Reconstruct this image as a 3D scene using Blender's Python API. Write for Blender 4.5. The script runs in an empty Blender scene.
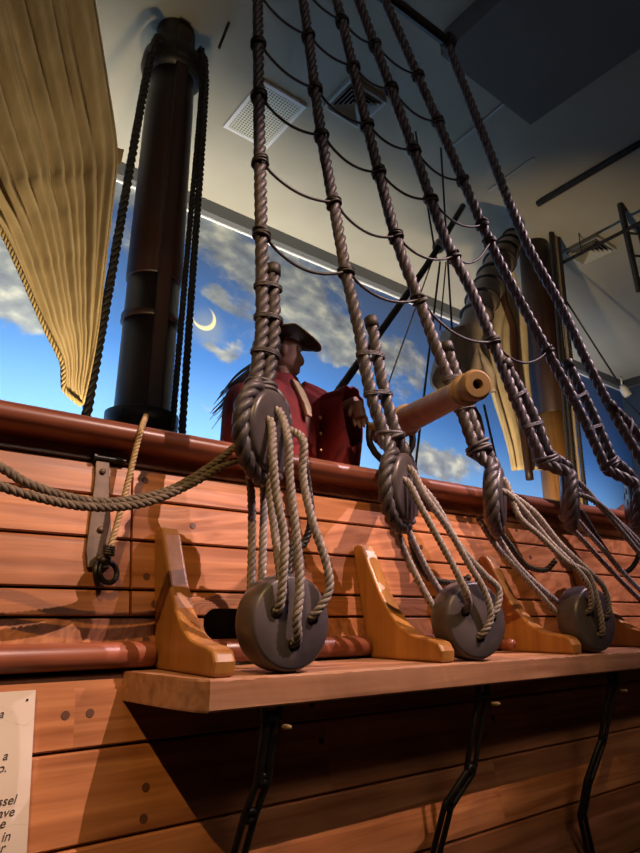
import bpy, bmesh, math, random
from mathutils import Vector, Matrix, noise
from math import sin, cos, pi, radians, sqrt
random.seed(4)
S = bpy.context.scene
C = S.collection

# ------------------------------------------------------------------ camera
cam_d = bpy.data.cameras.new('camera'); cam = bpy.data.objects.new('camera', cam_d); C.objects.link(cam)
PITCH = radians(17.1); YAW = radians(52.5)
hv = Vector((cos(YAW), sin(YAW), 0)); fw = hv * cos(PITCH) + Vector((0, 0, sin(PITCH)))
cam.location = (0, 0, 1.5)
cam.rotation_euler = fw.to_track_quat('-Z', 'Y').to_euler()
cam_d.sensor_fit = 'VERTICAL'; cam_d.sensor_height = 36; cam_d.lens = 36 * 616 / 853.0
cam_d.clip_start = 0.02
S.camera = cam

# ------------------------------------------------------------------ world, lights, exposure
S.view_settings.view_transform = 'Standard'; S.view_settings.look = 'None'
S.view_settings.gamma = 1; S.view_settings.exposure = 0.0
w = bpy.data.worlds.new('world'); S.world = w; w.use_nodes = True
w.node_tree.nodes['Background'].inputs[0].default_value = (0.13, 0.105, 0.095, 1)
w.node_tree.nodes['Background'].inputs[1].default_value = 0.22

def spot(name, loc, target, power, color, angle=50, blend=.4, size=.05):
    d = bpy.data.lights.new(name, 'SPOT'); d.energy = power; d.color = color
    d.spot_size = radians(angle); d.spot_blend = blend; d.shadow_soft_size = size
    o = bpy.data.objects.new(name, d); C.objects.link(o); o.location = loc
    o.rotation_euler = (Vector(target) - Vector(loc)).to_track_quat('-Z', 'Y').to_euler()
    return o
def area(name, loc, target, power, color, sx, sy, spread=180):
    d = bpy.data.lights.new(name, 'AREA'); d.energy = power; d.color = color
    d.shape = 'RECTANGLE'; d.size = sx; d.size_y = sy; d.spread = radians(spread)
    o = bpy.data.objects.new(name, d); C.objects.link(o); o.location = loc
    o.rotation_euler = (Vector(target) - Vector(loc)).to_track_quat('-Z', 'Y').to_euler()
    return o
spot('spot_pink', (2.50, -1.65, 5.66), (.95, 1.6, 1.68), 1220, (1.0, .68, .58), 27, .35, .014)
spot('spot_amber', (-1.76, -1.65, 5.66), (.85, 1.6, 1.66), 620, (1.0, .60, .20), 27, .35, .014)
spot('spot_violet', (4.6, -.5, 5.7), (2.5, 1.6, 2.0), 1000, (1.0, .70, .78), 34, .35, .014)
area('mural_footlight', (1.6, 4.2, 1.4), (1.6, 5.55, 3.9), 155, (1.0, .94, .86), 7.0, .25, 70)
area('mural_footlight', (8.2, 4.2, 1.4), (8.2, 5.55, 3.9), 62, (.95, .92, .95), 6.0, .25, 70)
spot('ceiling_uplight', (1.2, 4.9, 1.7), (1.6, 5.2, 6), 120, (1.0, .86, .52), 52, 1, .2)
spot('ceiling_uplight', (4.2, 4.9, 1.7), (4.0, 5.0, 6), 90, (1.0, .86, .54), 54, 1, .2)
spot('sail_uplight', (1.05, 2.25, 1.4), (.68, 2.9, 2.9), 230, (1.0, .77, .42), 62, 1, .06)
spot('mast_uplight', (5.3, 2.7, 1.5), (6.25, 3.6, 3.5), 120, (1.0, .70, .36), 30, .8, .06)
spot('mast_uplight', (3.5, 2.6, 1.4), (5.3, 3.55, 3.35), 420, (1.0, .76, .46), 64, .8, .06)

area('added_fill_light', (1.5, -3.2, 5.9), (1.8, 1.5, 1.2), 26, (1.0, .80, .66), 2.5, 1.2, 110)  # fill lamp added to lift the black shade on the lower hull
# ------------------------------------------------------------------ materials
def mat(name, col, rough=.6, metal=0., spec=.5):
    m = bpy.data.materials.new(name); m.use_nodes = True
    b = m.node_tree.nodes['Principled BSDF']
    b.inputs['Base Color'].default_value = (*col, 1); b.inputs['Roughness'].default_value = rough
    b.inputs['Metallic'].default_value = metal; b.inputs['Specular IOR Level'].default_value = spec
    return m
def N(m, t, **kw):
    n = m.node_tree.nodes.new(t)
    for k, v in kw.items(): setattr(n, k, v)
    return n
def L(m, a, b): m.node_tree.links.new(a, b)
def noisy(name, c1, c2, scale=(1, 1, 1), nscale=8., rough=.6, metal=0., bump=.15, detail=6, dist=0., c3=None, spec=.5, bdist=.01):
    """mottled / grained material on object coordinates"""
    m = mat(name, c1, rough, metal, spec); b = m.node_tree.nodes['Principled BSDF']
    tc = N(m, 'ShaderNodeTexCoord'); mp = N(m, 'ShaderNodeMapping'); mp.inputs['Scale'].default_value = scale
    L(m, tc.outputs['Object'], mp.inputs['Vector'])
    nz = N(m, 'ShaderNodeTexNoise'); nz.inputs['Scale'].default_value = nscale; nz.inputs['Detail'].default_value = detail
    nz.inputs['Distortion'].default_value = dist
    L(m, mp.outputs[0], nz.inputs['Vector'])
    r = N(m, 'ShaderNodeValToRGB'); r.color_ramp.elements[0].position = .32; r.color_ramp.elements[1].position = .68
    r.color_ramp.elements[0].color = (*c1, 1); r.color_ramp.elements[1].color = (*c2, 1)
    if c3:
        e = r.color_ramp.elements.new(.5); e.color = (*c3, 1)
    L(m, nz.outputs['Fac'], r.inputs[0]); L(m, r.outputs[0], b.inputs['Base Color'])
    if bump:
        bp = N(m, 'ShaderNodeBump'); bp.inputs['Strength'].default_value = bump; bp.inputs['Distance'].default_value = bdist
        L(m, nz.outputs['Fac'], bp.inputs['Height']); L(m, bp.outputs[0], b.inputs['Normal'])
    return m
def wood(name, dark, light, axis=0, rough=.42, scale=1.):
    """plank wood: stretched grain with broader tone patches, per-board tint from a vertex attribute"""
    m = mat(name, dark, rough); b = m.node_tree.nodes['Principled BSDF']
    tc = N(m, 'ShaderNodeTexCoord'); mp = N(m, 'ShaderNodeMapping')
    s = [34, 34, 34]; s[axis] = 1.6
    mp.inputs['Scale'].default_value = [q * scale for q in s]
    L(m, tc.outputs['Object'], mp.inputs['Vector'])
    at = N(m, 'ShaderNodeAttribute', attribute_name='tint')
    ad = N(m, 'ShaderNodeVectorMath', operation='ADD'); L(m, mp.outputs[0], ad.inputs[0])
    sc = N(m, 'ShaderNodeVectorMath', operation='SCALE'); L(m, at.outputs['Vector'], sc.inputs[0]); sc.inputs['Scale'].default_value = 37.
    L(m, sc.outputs[0], ad.inputs[1])
    nz = N(m, 'ShaderNodeTexNoise'); nz.inputs['Scale'].default_value = 1.; nz.inputs['Detail'].default_value = 7; nz.inputs['Distortion'].default_value = .6
    L(m, ad.outputs[0], nz.inputs['Vector'])
    r = N(m, 'ShaderNodeValToRGB'); r.color_ramp.elements[0].position = .3; r.color_ramp.elements[1].position = .66
    r.color_ramp.elements[0].color = (*dark, 1); r.color_ramp.elements[1].color = (*light, 1)
    L(m, nz.outputs['Fac'], r.inputs[0])
    n2 = N(m, 'ShaderNodeTexNoise'); n2.inputs['Scale'].default_value = 3.2; n2.inputs['Detail'].default_value = 3
    L(m, tc.outputs['Object'], n2.inputs['Vector'])
    mr = N(m, 'ShaderNodeMapRange'); mr.inputs['From Min'].default_value = .3; mr.inputs['From Max'].default_value = .7
    mr.inputs['To Min'].default_value = .72; mr.inputs['To Max'].default_value = 1.12
    L(m, n2.outputs['Fac'], mr.inputs['Value'])
    m2 = N(m, 'ShaderNodeMapRange'); m2.inputs['To Min'].default_value = .82; m2.inputs['To Max'].default_value = 1.12
    L(m, at.outputs['Fac'], m2.inputs['Value'])
    mu = N(m, 'ShaderNodeMath', operation='MULTIPLY'); L(m, mr.outputs[0], mu.inputs[0]); L(m, m2.outputs[0], mu.inputs[1])
    vm = N(m, 'ShaderNodeVectorMath', operation='SCALE'); L(m, r.outputs[0], vm.inputs[0]); L(m, mu.outputs[0], vm.inputs['Scale'])
    L(m, vm.outputs[0], b.inputs['Base Color'])
    bp = N(m, 'ShaderNodeBump'); bp.inputs['Strength'].default_value = .25; bp.inputs['Distance'].default_value = .004
    L(m, nz.outputs['Fac'], bp.inputs['Height']); L(m, bp.outputs[0], b.inputs['Normal'])
    rr = N(m, 'ShaderNodeMapRange'); rr.inputs['To Min'].default_value = rough - .1; rr.inputs['To Max'].default_value = rough + .15
    L(m, nz.outputs['Fac'], rr.inputs['Value']); L(m, rr.outputs[0], b.inputs['Roughness'])
    return m

M = {}
M['plank'] = wood('hull_plank_wood', (.30, .10, .034), (.60, .245, .10), 0, .38)
M['rail'] = wood('rail_wood', (.15, .042, .022), (.30, .095, .05), 0, .34)
M['channel'] = wood('channel_wood', (.30, .13, .07), (.52, .27, .16), 0, .5)
M['knee'] = wood('knee_wood', (.33, .135, .035), (.50, .23, .06), 2, .33, .6)
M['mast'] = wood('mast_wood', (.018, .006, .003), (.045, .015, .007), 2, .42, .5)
M['mast2'] = wood('aft_mast_wood', (.30, .11, .02), (.60, .26, .06), 2, .4, .5)  # mast foot wood, orange raised to carry the warm light falling on it
M['deck'] = wood('deck_wood', (.14, .07, .035), (.25, .14, .08), 0, .6)
M['tar'] = noisy('tarred_rope', (.044, .037, .044), (.105, .09, .104), (1, 1, 1), 60, .48, 0, .3, bdist=.002)
M['tardark'] = noisy('black_tarred_rope', (.012, .009, .008), (.03, .023, .02), (1, 1, 1), 60, .55, 0, .3, bdist=.002)
M['hemp'] = noisy('hemp_lanyard', (.185, .158, .155), (.37, .32, .305), (1, 1, 1), 90, .7, 0, .4, bdist=.002)
M['manila'] = noisy('manila_rope', (.30, .20, .10), (.50, .36, .20), (1, 1, 1), 90, .7, 0, .4, bdist=.002)
M['swag'] = noisy('brown_hemp_rope', (.09, .068, .052), (.20, .15, .115), (1, 1, 1), 90, .7, 0, .4, bdist=.002)
M['eye'] = noisy('deadeye_paint', (.055, .044, .050), (.105, .086, .094), (1, 1, 1), 7, .36, 0, .12, bdist=.004)
M['iron'] = noisy('black_iron', (.012, .011, .011), (.035, .03, .028), (1, 1, 1), 30, .45, .5, .2, bdist=.003)
M['strap'] = noisy('brown_iron_strap', (.07, .045, .03), (.13, .085, .055), (1, 1, 1), 22, .5, .3, .2, bdist=.003)
M['plug'] = mat('wood_plug', (.10, .035, .018), .5)
M['bronze'] = noisy('bronze_gun', (.20, .115, .045), (.36, .225, .10), (1, 1, 1), 12, .48, .0, .1)
M['bore'] = mat('gun_bore', (.004, .003, .003), .9)
M['sail'] = noisy('sail_canvas', (.52, .40, .23), (.68, .54, .33), (3, 3, 1), 5, .85, 0, .1)
M['sailrope'] = noisy('sail_boltrope', (.42, .30, .14), (.6, .46, .24), (1, 1, 1), 80, .8, 0, .3, bdist=.003)
M['furl'] = noisy('furled_canvas', (.26, .19, .14), (.46, .36, .27), (1, 1, 1), 6, .85, 0, .2)
M['ceil'] = noisy('ceiling_paint', (.345, .315, .235), (.395, .36, .275), (1, 1, 1), 1.1, .9, 0, 0)
M['dark'] = noisy('dark_painted_wall', (.03, .028, .028), (.045, .04, .04), (1, 1, 1), 2, .9, 0, 0)
M['crown'] = mat('crown_dark', (.10, .10, .095), .8)
M['white'] = mat('white_trim', (.75, .73, .68), .6)
M['metalgrey'] = mat('duct_white_metal', (.42, .40, .34), .5, .2)
M['coat'] = noisy('red_wool_coat', (.14, .006, .007), (.22, .012, .012), (1, 1, 1), 14, .85, 0, .2)
M['skin'] = noisy('skin', (.30, .16, .11), (.38, .21, .15), (1, 1, 1), 20, .55, 0, .05)
M['hair'] = noisy('dark_hair', (.006, .005, .005), (.018, .014, .012), (30, 30, 3), 4, .5, 0, .4)
M['felt'] = noisy('black_felt', (.018, .015, .014), (.04, .034, .03), (1, 1, 1), 20, .75, 0, .1)
M['gold'] = noisy('dull_gold_braid', (.30, .20, .08), (.42, .30, .14), (1, 1, 1), 60, .5, .5, .2)
M['linen'] = noisy('tan_linen', (.42, .32, .18), (.55, .43, .27), (1, 1, 1), 20, .85, 0, .2)
M['cloth'] = noisy('dark_breeches', (.04, .03, .025), (.07, .055, .045), (1, 1, 1), 20, .85, 0, .1)
M['leather'] = mat('black_leather', (.02, .016, .014), .4)
M['brass'] = mat('brass_button', (.7, .5, .22), .3, .9)
M['ink'] = mat('sign_ink', (.05, .03, .025), .6)
M['eyewhite'] = mat('eye_white', (.6, .56, .5), .3)

# ------------------------------------------------------------------ mesh helpers
def obj(name, bm, m, parent=None, smooth=False, bevel=0, tint=None):
    me = bpy.data.meshes.new(name)
    bmesh.ops.recalc_face_normals(bm, faces=bm.faces)
    if smooth:
        for f in bm.faces: f.smooth = True
    bm.to_mesh(me); bm.free(); me.materials.append(M[m] if isinstance(m, str) else m)
    o = bpy.data.objects.new(name, me); C.objects.link(o)
    if tint is None: tint = random.random()
    if 'tint' not in me.attributes:
        a = me.attributes.new('tint', 'FLOAT', 'POINT')
        for d in a.data: d.value = tint
    if parent:
        o.parent = parent; o.matrix_parent_inverse = Matrix.Translation(-parent.location) if parent.type == 'EMPTY' else Matrix()
    if bevel:
        b = o.modifiers.new('bevel', 'BEVEL'); b.width = bevel; b.segments = 2; b.limit_method = 'ANGLE'; b.angle_limit = radians(40)
    return o
def thing(name, label, cat, loc=(0, 0, 0), group=None):
    o = bpy.data.objects.new(name, None); C.objects.link(o); o.location = loc; o.empty_display_size = .1
    o['label'] = label; o['category'] = cat
    if group: o['group'] = group
    return o
def tag(o, label, cat, group=None):
    o['label'] = label; o['category'] = cat
    if group: o['group'] = group
    return o
def struct(o): o['kind'] = 'structure'; return o
def box(bm, x0, x1, y0, y1, z0, z1):
    v = [bm.verts.new((x, y, z)) for x in (x0, x1) for y in (y0, y1) for z in (z0, z1)]
    for f in ((0, 1, 3, 2), (4, 6, 7, 5), (0, 4, 5, 1), (2, 3, 7, 6), (0, 2, 6, 4), (1, 5, 7, 3)): bm.faces.new([v[i] for i in f])
    return v
def BOX(*a): bm = bmesh.new(); box(bm, *a); return bm
def frame_from(d, up=Vector((0, 0, 1))):
    d = d.normalized()
    if abs(d.dot(up)) > .97: up = Vector((1, 0, 0))
    a = up.cross(d).normalized(); return a, d.cross(a).normalized()
def smooth_path(pts, step):
    pts = [Vector(p) for p in pts]
    if len(pts) == 2:
        n = max(2, int((pts[1] - pts[0]).length / step)); return [pts[0].lerp(pts[1], i / n) for i in range(n + 1)]
    P2 = [pts[0] * 2 - pts[1]] + pts + [pts[-1] * 2 - pts[-2]]; out = []
    for i in range(1, len(P2) - 2):
        p0, p1, p2, p3 = P2[i - 1:i + 3]; n = max(1, int((p2 - p1).length / step))
        for k in range(n):
            t = k / n; t2 = t * t; t3 = t2 * t
            out.append(.5 * ((2 * p1) + (p2 - p0) * t + (2 * p0 - 5 * p1 + 4 * p2 - p3) * t2 + (3 * p1 - p0 - 3 * p2 + p3) * t3))
    out.append(pts[-1]); return out
def frames(path):
    fr = []; a = None
    for i, p in enumerate(path):
        d = (path[min(i + 1, len(path) - 1)] - path[max(i - 1, 0)]).normalized()
        if a is None: a, b = frame_from(d)
        else:
            a = (a - d * a.dot(d)).normalized()
        fr.append((p, a.copy(), d.cross(a).normalized()))
    return fr
def tube(bm, pts, r, seg=8, cap=True, closed=False):
    """pts list of Vectors, r number or list"""
    fr = frames(pts); rings = []
    for i, (p, a, b) in enumerate(fr):
        rr = r[i] if isinstance(r, (list, tuple)) else r
        rings.append([bm.verts.new(p + (a * cos(2 * pi * k / seg) + b * sin(2 * pi * k / seg)) * rr) for k in range(seg)])
    for i in range(len(rings) - 1 + (1 if closed else 0)):
        A = rings[i]; B = rings[(i + 1) % len(rings)]
        for k in range(seg): bm.faces.new((A[k], A[(k + 1) % seg], B[(k + 1) % seg], B[k]))
    if cap and not closed: bm.faces.new(rings[0][::-1]); bm.faces.new(rings[-1])
def rope(bm, pts, R, pitch=None, strands=3, seg=6, per=9, raw=False):
    """laid rope: strands twisted round the path"""
    pitch = pitch or R * 5.6; step = pitch / per
    path = smooth_path(pts, step); fr = frames(path); s = 0; acc = [0]
    for i in range(1, len(path)): s += (path[i] - path[i - 1]).length; acc.append(s)
    for j in range(strands):
        cs = []
        for (p, a, b), t in zip(fr, acc):
            ph = 2 * pi * (t / pitch + j / strands)
            cs.append(p + (a * cos(ph) + b * sin(ph)) * R * .5)
        tube(bm, cs, R * .56, seg)
def cord(bm, pts, r, seg=6, step=.03): tube(bm, smooth_path(pts, step), r, seg)
def lathe(bm, prof, origin, axis, seg=32, cap=True):
    """prof: (distance along axis, radius)"""
    axis = Vector(axis).normalized(); a, b = frame_from(axis); o = Vector(origin); rings = []
    for t, r in prof:
        rings.append([bm.verts.new(o + axis * t + (a * cos(2 * pi * k / seg) + b * sin(2 * pi * k / seg)) * max(r, 1e-4)) for k in range(seg)])
    for A, B in zip(rings, rings[1:]):
        for k in range(seg): bm.faces.new((A[k], A[(k + 1) % seg], B[(k + 1) % seg], B[k]))
    if cap: bm.faces.new(rings[0][::-1]); bm.faces.new(rings[-1])
def LATHE(*a, **k): bm = bmesh.new(); lathe(bm, *a, **k); return bm
def TUBE(pts, r, seg=8, step=.04):
    bm = bmesh.new(); tube(bm, smooth_path(pts, step), r, seg); return bm
def ROPE(*a, **k): bm = bmesh.new(); rope(bm, *a, **k); return bm
def torus(bm, c, n, R, r, seg=24, sg=8, sx=1., sy=1., up=None):
    n = Vector(n).normalized(); a, b = frame_from(n)
    if up is not None: b = (Vector(up) - n * Vector(up).dot(n)).normalized(); a = b.cross(n)
    pts = [Vector(c) + a * cos(2 * pi * i / seg) * R * sx + b * sin(2 * pi * i / seg) * R * sy for i in range(seg)]
    rings = []
    for i, p in enumerate(pts):
        d = (pts[(i + 1) % seg] - pts[i - 1]).normalized(); q = d.cross(n).normalized()
        rings.append([bm.verts.new(p + (q * cos(2 * pi * k / sg) + n * sin(2 * pi * k / sg)) * r) for k in range(sg)])
    for i in range(seg):
        A = rings[i]; B = rings[(i + 1) % seg]
        for k in range(sg): bm.faces.new((A[k], A[(k + 1) % sg], B[(k + 1) % sg], B[k]))
def extrude_poly(bm, poly, d0, d1):
    """poly: list of Vectors; prism from +d0 to +d1 (Vectors)"""
    A = [bm.verts.new(p + d0) for p in poly]; B = [bm.verts.new(p + d1) for p in poly]
    bm.faces.new(A); bm.faces.new(B[::-1]); n = len(poly)
    for i in range(n): bm.faces.new((A[i], B[i], B[(i + 1) % n], A[(i + 1) % n]))
def bake(o):
    """apply modifiers"""
    dg = bpy.context.evaluated_depsgraph_get(); dg.update(); ev = o.evaluated_get(dg)
    me = bpy.data.meshes.new_from_object(ev); o.modifiers.clear(); o.data = me
def cut(o, cutters):
    for c in cutters:
        m = o.modifiers.new('cut', 'BOOLEAN'); m.operation = 'DIFFERENCE'; m.solver = 'EXACT'; m.object = c
    bake(o)
    for c in cutters: bpy.data.objects.remove(c)
V = Vector
HS = .2                                        # the topside leans inboard 0.2 m per metre of height
def HY(z): return 1.6 + HS * (z - 1.5)          # y of the planking's outer face at height z
def hp(x, z, off=0.): return V((x, HY(z) - off, z))

# ================================================================== SETTING
ZC = 6.0
X0, X1, Y0, Y1 = -4.0, 11.9, -4.2, 5.55
struct(obj('floor', BOX(X0 - .1, X1 + .1, Y0 - .1, Y1 + .2, -.1, 0), noisy('museum_carpet', (.20, .15, .11), (.28, .21, .16), (1, 1, 1), 30, .95, 0, .3)))
struct(obj('ceiling', BOX(X0 - .1, X1 + .1, Y0 - .1, Y1 + .2, ZC, ZC + .1), 'ceil'))
struct(obj('wall_left', BOX(X0 - .1, X0, Y0, Y1, 0, ZC), 'dark'))
struct(obj('wall_front', BOX(X0, X1, Y0 - .1, Y0, 0, ZC), 'dark'))

# painted sky on the back and right walls
def sky_mat():
    m = mat('painted_sky_mural', (.1, .2, .5), .85, 0, .1); b = m.node_tree.nodes['Principled BSDF']
    tc = N(m, 'ShaderNodeTexCoord'); P_ = tc.outputs['Object']
    sep = N(m, 'ShaderNodeSeparateXYZ'); L(m, P_, sep.inputs[0])
    g = N(m, 'ShaderNodeMapRange'); g.inputs['From Min'].default_value = 2.2; g.inputs['From Max'].default_value = 6.0
    L(m, sep.outputs['Z'], g.inputs['Value'])
    r = N(m, 'ShaderNodeValToRGB'); cr = r.color_ramp
    cr.elements[0].position = 0; cr.elements[0].color = (.34, .55, .74, 1)
    cr.elements[1].position = 1; cr.elements[1].color = (.085, .13, .26, 1)
    for p, c in ((.25, (.17, .38, .70)), (.5, (.07, .22, .60)), (.75, (.075, .17, .43))):
        e = cr.elements.new(p); e.color = (*c, 1)
    L(m, g.outputs[0], r.inputs[0])
    def blob(x, z, rx, rz, amp):
        mp = N(m, 'ShaderNodeMapping', vector_type='POINT'); mp.inputs['Scale'].default_value = (1 / rx, 0, 1 / rz)
        mp.inputs['Location'].default_value = (-x / rx, 0, -z / rz)
        L(m, warp, mp.inputs['Vector'])
        ln = N(m, 'ShaderNodeVectorMath', operation='LENGTH'); L(m, mp.outputs[0], ln.inputs[0])
        q = N(m, 'ShaderNodeMapRange', interpolation_type='SMOOTHSTEP'); q.inputs['From Min'].default_value = 1.25; q.inputs['From Max'].default_value = .1
        q.inputs['To Max'].default_value = amp
        L(m, ln.outputs['Value'], q.inputs['Value']); return q.outputs[0]
    wn = N(m, 'ShaderNodeTexNoise'); wn.inputs['Scale'].default_value = 1.6; wn.inputs['Detail'].default_value = 5
    L(m, P_, wn.inputs['Vector'])
    wv = N(m, 'ShaderNodeVectorMath', operation='MULTIPLY_ADD'); L(m, wn.outputs['Color'], wv.inputs[0]); wv.inputs[1].default_value = (.9, .9, .9); 
    L(m, P_, wv.inputs[2])
    w2 = N(m, 'ShaderNodeVectorMath', operation='SUBTRACT'); L(m, wv.outputs[0], w2.inputs[0]); w2.inputs[1].default_value = (.45, .45, .45)
    warp = w2.outputs[0]
    tot = None
    BL = CLOUDS
    for a in BL:
        o = blob(*a)
        if tot is None: tot = o
        else:
            s = N(m, 'ShaderNodeMath', operation='ADD'); L(m, tot, s.inputs[0]); L(m, o, s.inputs[1]); tot = s.outputs[0]
    mp = N(m, 'ShaderNodeMapping'); mp.inputs['Scale'].default_value = (1, 1, 1.7); mp.inputs['Rotation'].default_value = (0, radians(-22), 0)
    L(m, P_, mp.inputs['Vector'])
    n1 = N(m, 'ShaderNodeTexNoise'); n1.inputs['Scale'].default_value = 2.1; n1.inputs['Detail'].default_value = 9; n1.inputs['Roughness'].default_value = .62; n1.inputs['Distortion'].default_value = .5
    L(m, mp.outputs[0], n1.inputs['Vector'])
    a1 = N(m, 'ShaderNodeMath', operation='MULTIPLY_ADD'); L(m, n1.outputs['Fac'], a1.inputs[0]); a1.inputs[1].default_value = 1.9; L(m, tot, a1.inputs[2])
    cm = N(m, 'ShaderNodeMapRange', interpolation_type='SMOOTHSTEP'); cm.inputs['From Min'].default_value = 1.10; cm.inputs['From Max'].default_value = 1.72
    L(m, a1.outputs[0], cm.inputs['Value'])
    n2 = N(m, 'ShaderNodeTexNoise'); n2.inputs['Scale'].default_value = 3.4; n2.inputs['Detail'].default_value = 8; L(m, mp.outputs[0], n2.inputs['Vector'])
    rc = N(m, 'ShaderNodeValToRGB'); rc.color_ramp.elements[0].position = .33; rc.color_ramp.elements[0].color = (.17, .20, .26, 1)
    rc.color_ramp.elements[1].position = .72; rc.color_ramp.elements[1].color = (.62, .63, .55, 1)
    e = rc.color_ramp.elements.new(.52); e.color = (.30, .34, .36, 1)
    L(m, n2.outputs['Fac'], rc.inputs[0])
    mx = N(m, 'ShaderNodeMix', data_type='RGBA'); L(m, cm.outputs[0], mx.inputs[0]); L(m, r.outputs[0], mx.inputs[6]); L(m, rc.outputs[0], mx.inputs[7])
    # painted crescent moon with its soft halo
    def dist(cx, cz):
        d = N(m, 'ShaderNodeVectorMath', operation='MULTIPLY'); L(m, P_, d.inputs[0]); d.inputs[1].default_value = (1, 0, 1)
        e = N(m, 'ShaderNodeVectorMath', operation='DISTANCE'); L(m, d.outputs[0], e.inputs[0]); e.inputs[1].default_value = (cx, 0, cz); return e.outputs['Value']
    mxc, mzc, mr_ = MOON
    d1 = dist(mxc, mzc); d2 = dist(mxc - .022, mzc + .032)
    i1 = N(m, 'ShaderNodeMapRange'); i1.inputs['From Min'].default_value = mr_; i1.inputs['From Max'].default_value = mr_ - .012; L(m, d1, i1.inputs['Value'])
    i2 = N(m, 'ShaderNodeMapRange'); i2.inputs['From Min'].default_value = mr_ - .03; i2.inputs['From Max'].default_value = mr_ - .005; L(m, d2, i2.inputs['Value'])
    cr_ = N(m, 'ShaderNodeMath', operation='MULTIPLY'); L(m, i1.outputs[0], cr_.inputs[0]); L(m, i2.outputs[0], cr_.inputs[1])
    h = N(m, 'ShaderNodeMapRange', interpolation_type='SMOOTHERSTEP'); h.inputs['From Min'].default_value = mr_ * 2.1; h.inputs['From Max'].default_value = mr_ * .3; h.inputs['To Max'].default_value = .6
    d3 = dist(mxc + .05, mzc - .1); L(m, d3, h.inputs['Value'])
    m3 = N(m, 'ShaderNodeMix', data_type='RGBA'); L(m, h.outputs[0], m3.inputs[0]); L(m, mx.outputs[2], m3.inputs[6]); m3.inputs[7].default_value = (.30, .36, .42, 1)
    m4 = N(m, 'ShaderNodeMix', data_type='RGBA'); L(m, cr_.outputs[0], m4.inputs[0]); L(m, m3.outputs[2], m4.inputs[6]); m4.inputs[7].default_value = (1, .93, .50, 1)
    L(m, m4.outputs[2], b.inputs['Base Color'])
    return m
def X_(p): return (p[0], p[2])
CLOUDS = [(*X_((3.0708, 5.5500, 5.7899)), 2.0, .35, .4), (*X_((1.9617, 5.5500, 5.7622)), 1.2, .4, .35), (*X_((0.8749, 5.5500, 4.2028)), .75, .35, .85), (*X_((0.6523, 5.5500, 4.6278)), 1.3, .5, .6), (*X_((1.7885, 5.5500, 5.2561)), .5, .22, .5), (*X_((2.7556, 5.5500, 5.5273)), .7, .3, .75),
          (*X_((2.9172, 5.5500, 4.8836)), .35, .16, .6), (*X_((2.9115, 5.5500, 4.2727)), .3, .10, .6), (*X_((2.7500, 5.5500, 3.5493)), .35, .08, .45), (*X_((3.9476, 5.5500, 5.2270)), 1.1, .55, .95),
          (*X_((4.4169, 5.5500, 4.7525)), .8, .4, .7), (*X_((5.5512, 5.5500, 4.8455)), 1.0, .5, .85), (*X_((4.9475, 5.5500, 6.0181)), 1.4, .35, .5), (*X_((6.3476, 5.5500, 3.5593)), 1.1, .35, .9),
          (*X_((4.6556, 5.5500, 4.3657)), .45, .25, -1.0), (*X_((2.8497, 5.5500, 3.8505)), .9, .35, -.7), (*X_((5.6765, 5.5500, 5.4108)), .4, .2, -.5), (*X_((1.2989, 5.5500, 3.5372)), 1.2, .35, -.7),
          (*X_((5.7870, 5.5500, 3.9595)), .8, .25, -.8), (*X_((8.3004, 5.5500, 4.3504)), 1.6, .9, -1.0), (*X_((1.8957, 5.5500, 3.5767)), .5, .5, -.6)]
MOON = (*X_((2.6750, 5.5500, 4.5851)), .150)
sky = sky_mat()
struct(obj('wall_back', BOX(X0, X1 + .1, Y1, Y1 + .1, 0, ZC), sky))
struct(obj('wall_right', BOX(X1, X1 + .1, Y0, Y1, 0, ZC), noisy('pale_blue_wall', (.08, .12, .18), (.14, .2, .27), (1, 1, 1), 1.2, .9, 0, 0)))
struct(obj('trim_1', BOX(X0, X1, Y1 - .10, Y1, ZC - .16, ZC), 'crown'))
struct(obj('trim_2', BOX(X0, X1, Y1 - .03, Y1, ZC - .185, ZC - .165), 'white'))
struct(obj('trim_3', BOX(X1 - .10, X1, Y0, Y1 - .13, ZC - .16, ZC), 'crown'))

# ceiling fittings
def ceiling_thing(name, label, cat, x0, x1, y0, y1):
    return thing(name, label, cat, ((x0 + x1) / 2, (y0 + y1) / 2, ZC))
dx0, dx1, dy0, dy1 = 2.18, 2.67, 3.68, 4.36
t = ceiling_thing('air_diffuser', 'perforated square air panel in the ceiling, cream and glowing', 'air vent', dx0, dx1, dy0, dy1)
bm = bmesh.new()
for a in ((dx0, dx1, dy0, dy0 + .035), (dx0, dx1, dy1 - .035, dy1), (dx0, dx0 + .035, dy0 + .035, dy1 - .035), (dx1 - .035, dx1, dy0 + .035, dy1 - .035)): box(bm, *a, ZC - .035, ZC - .001)
obj('frame', bm, 'white', t)
def perf():
    m = mat('perforated_metal', (.62, .58, .44), .5); b = m.node_tree.nodes['Principled BSDF']
    tc = N(m, 'ShaderNodeTexCoord'); v = N(m, 'ShaderNodeTexVoronoi'); v.inputs['Scale'].default_value = 36; v.inputs['Randomness'].default_value = 0
    L(m, tc.outputs['Object'], v.inputs['Vector']); r = N(m, 'ShaderNodeValToRGB')
    r.color_ramp.elements[0].position = .3; r.color_ramp.elements[0].color = (.16, .15, .10, 1); r.color_ramp.elements[1].position = .4; r.color_ramp.elements[1].color = (.72, .68, .52, 1)
    L(m, v.outputs['Distance'], r.inputs[0]); L(m, r.outputs[0], b.inputs['Base Color']); return m
obj('perforated_panel', BOX(dx0 + .036, dx1 - .036, dy0 + .036, dy1 - .036, ZC - .03, ZC - .012), perf(), t)
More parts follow.
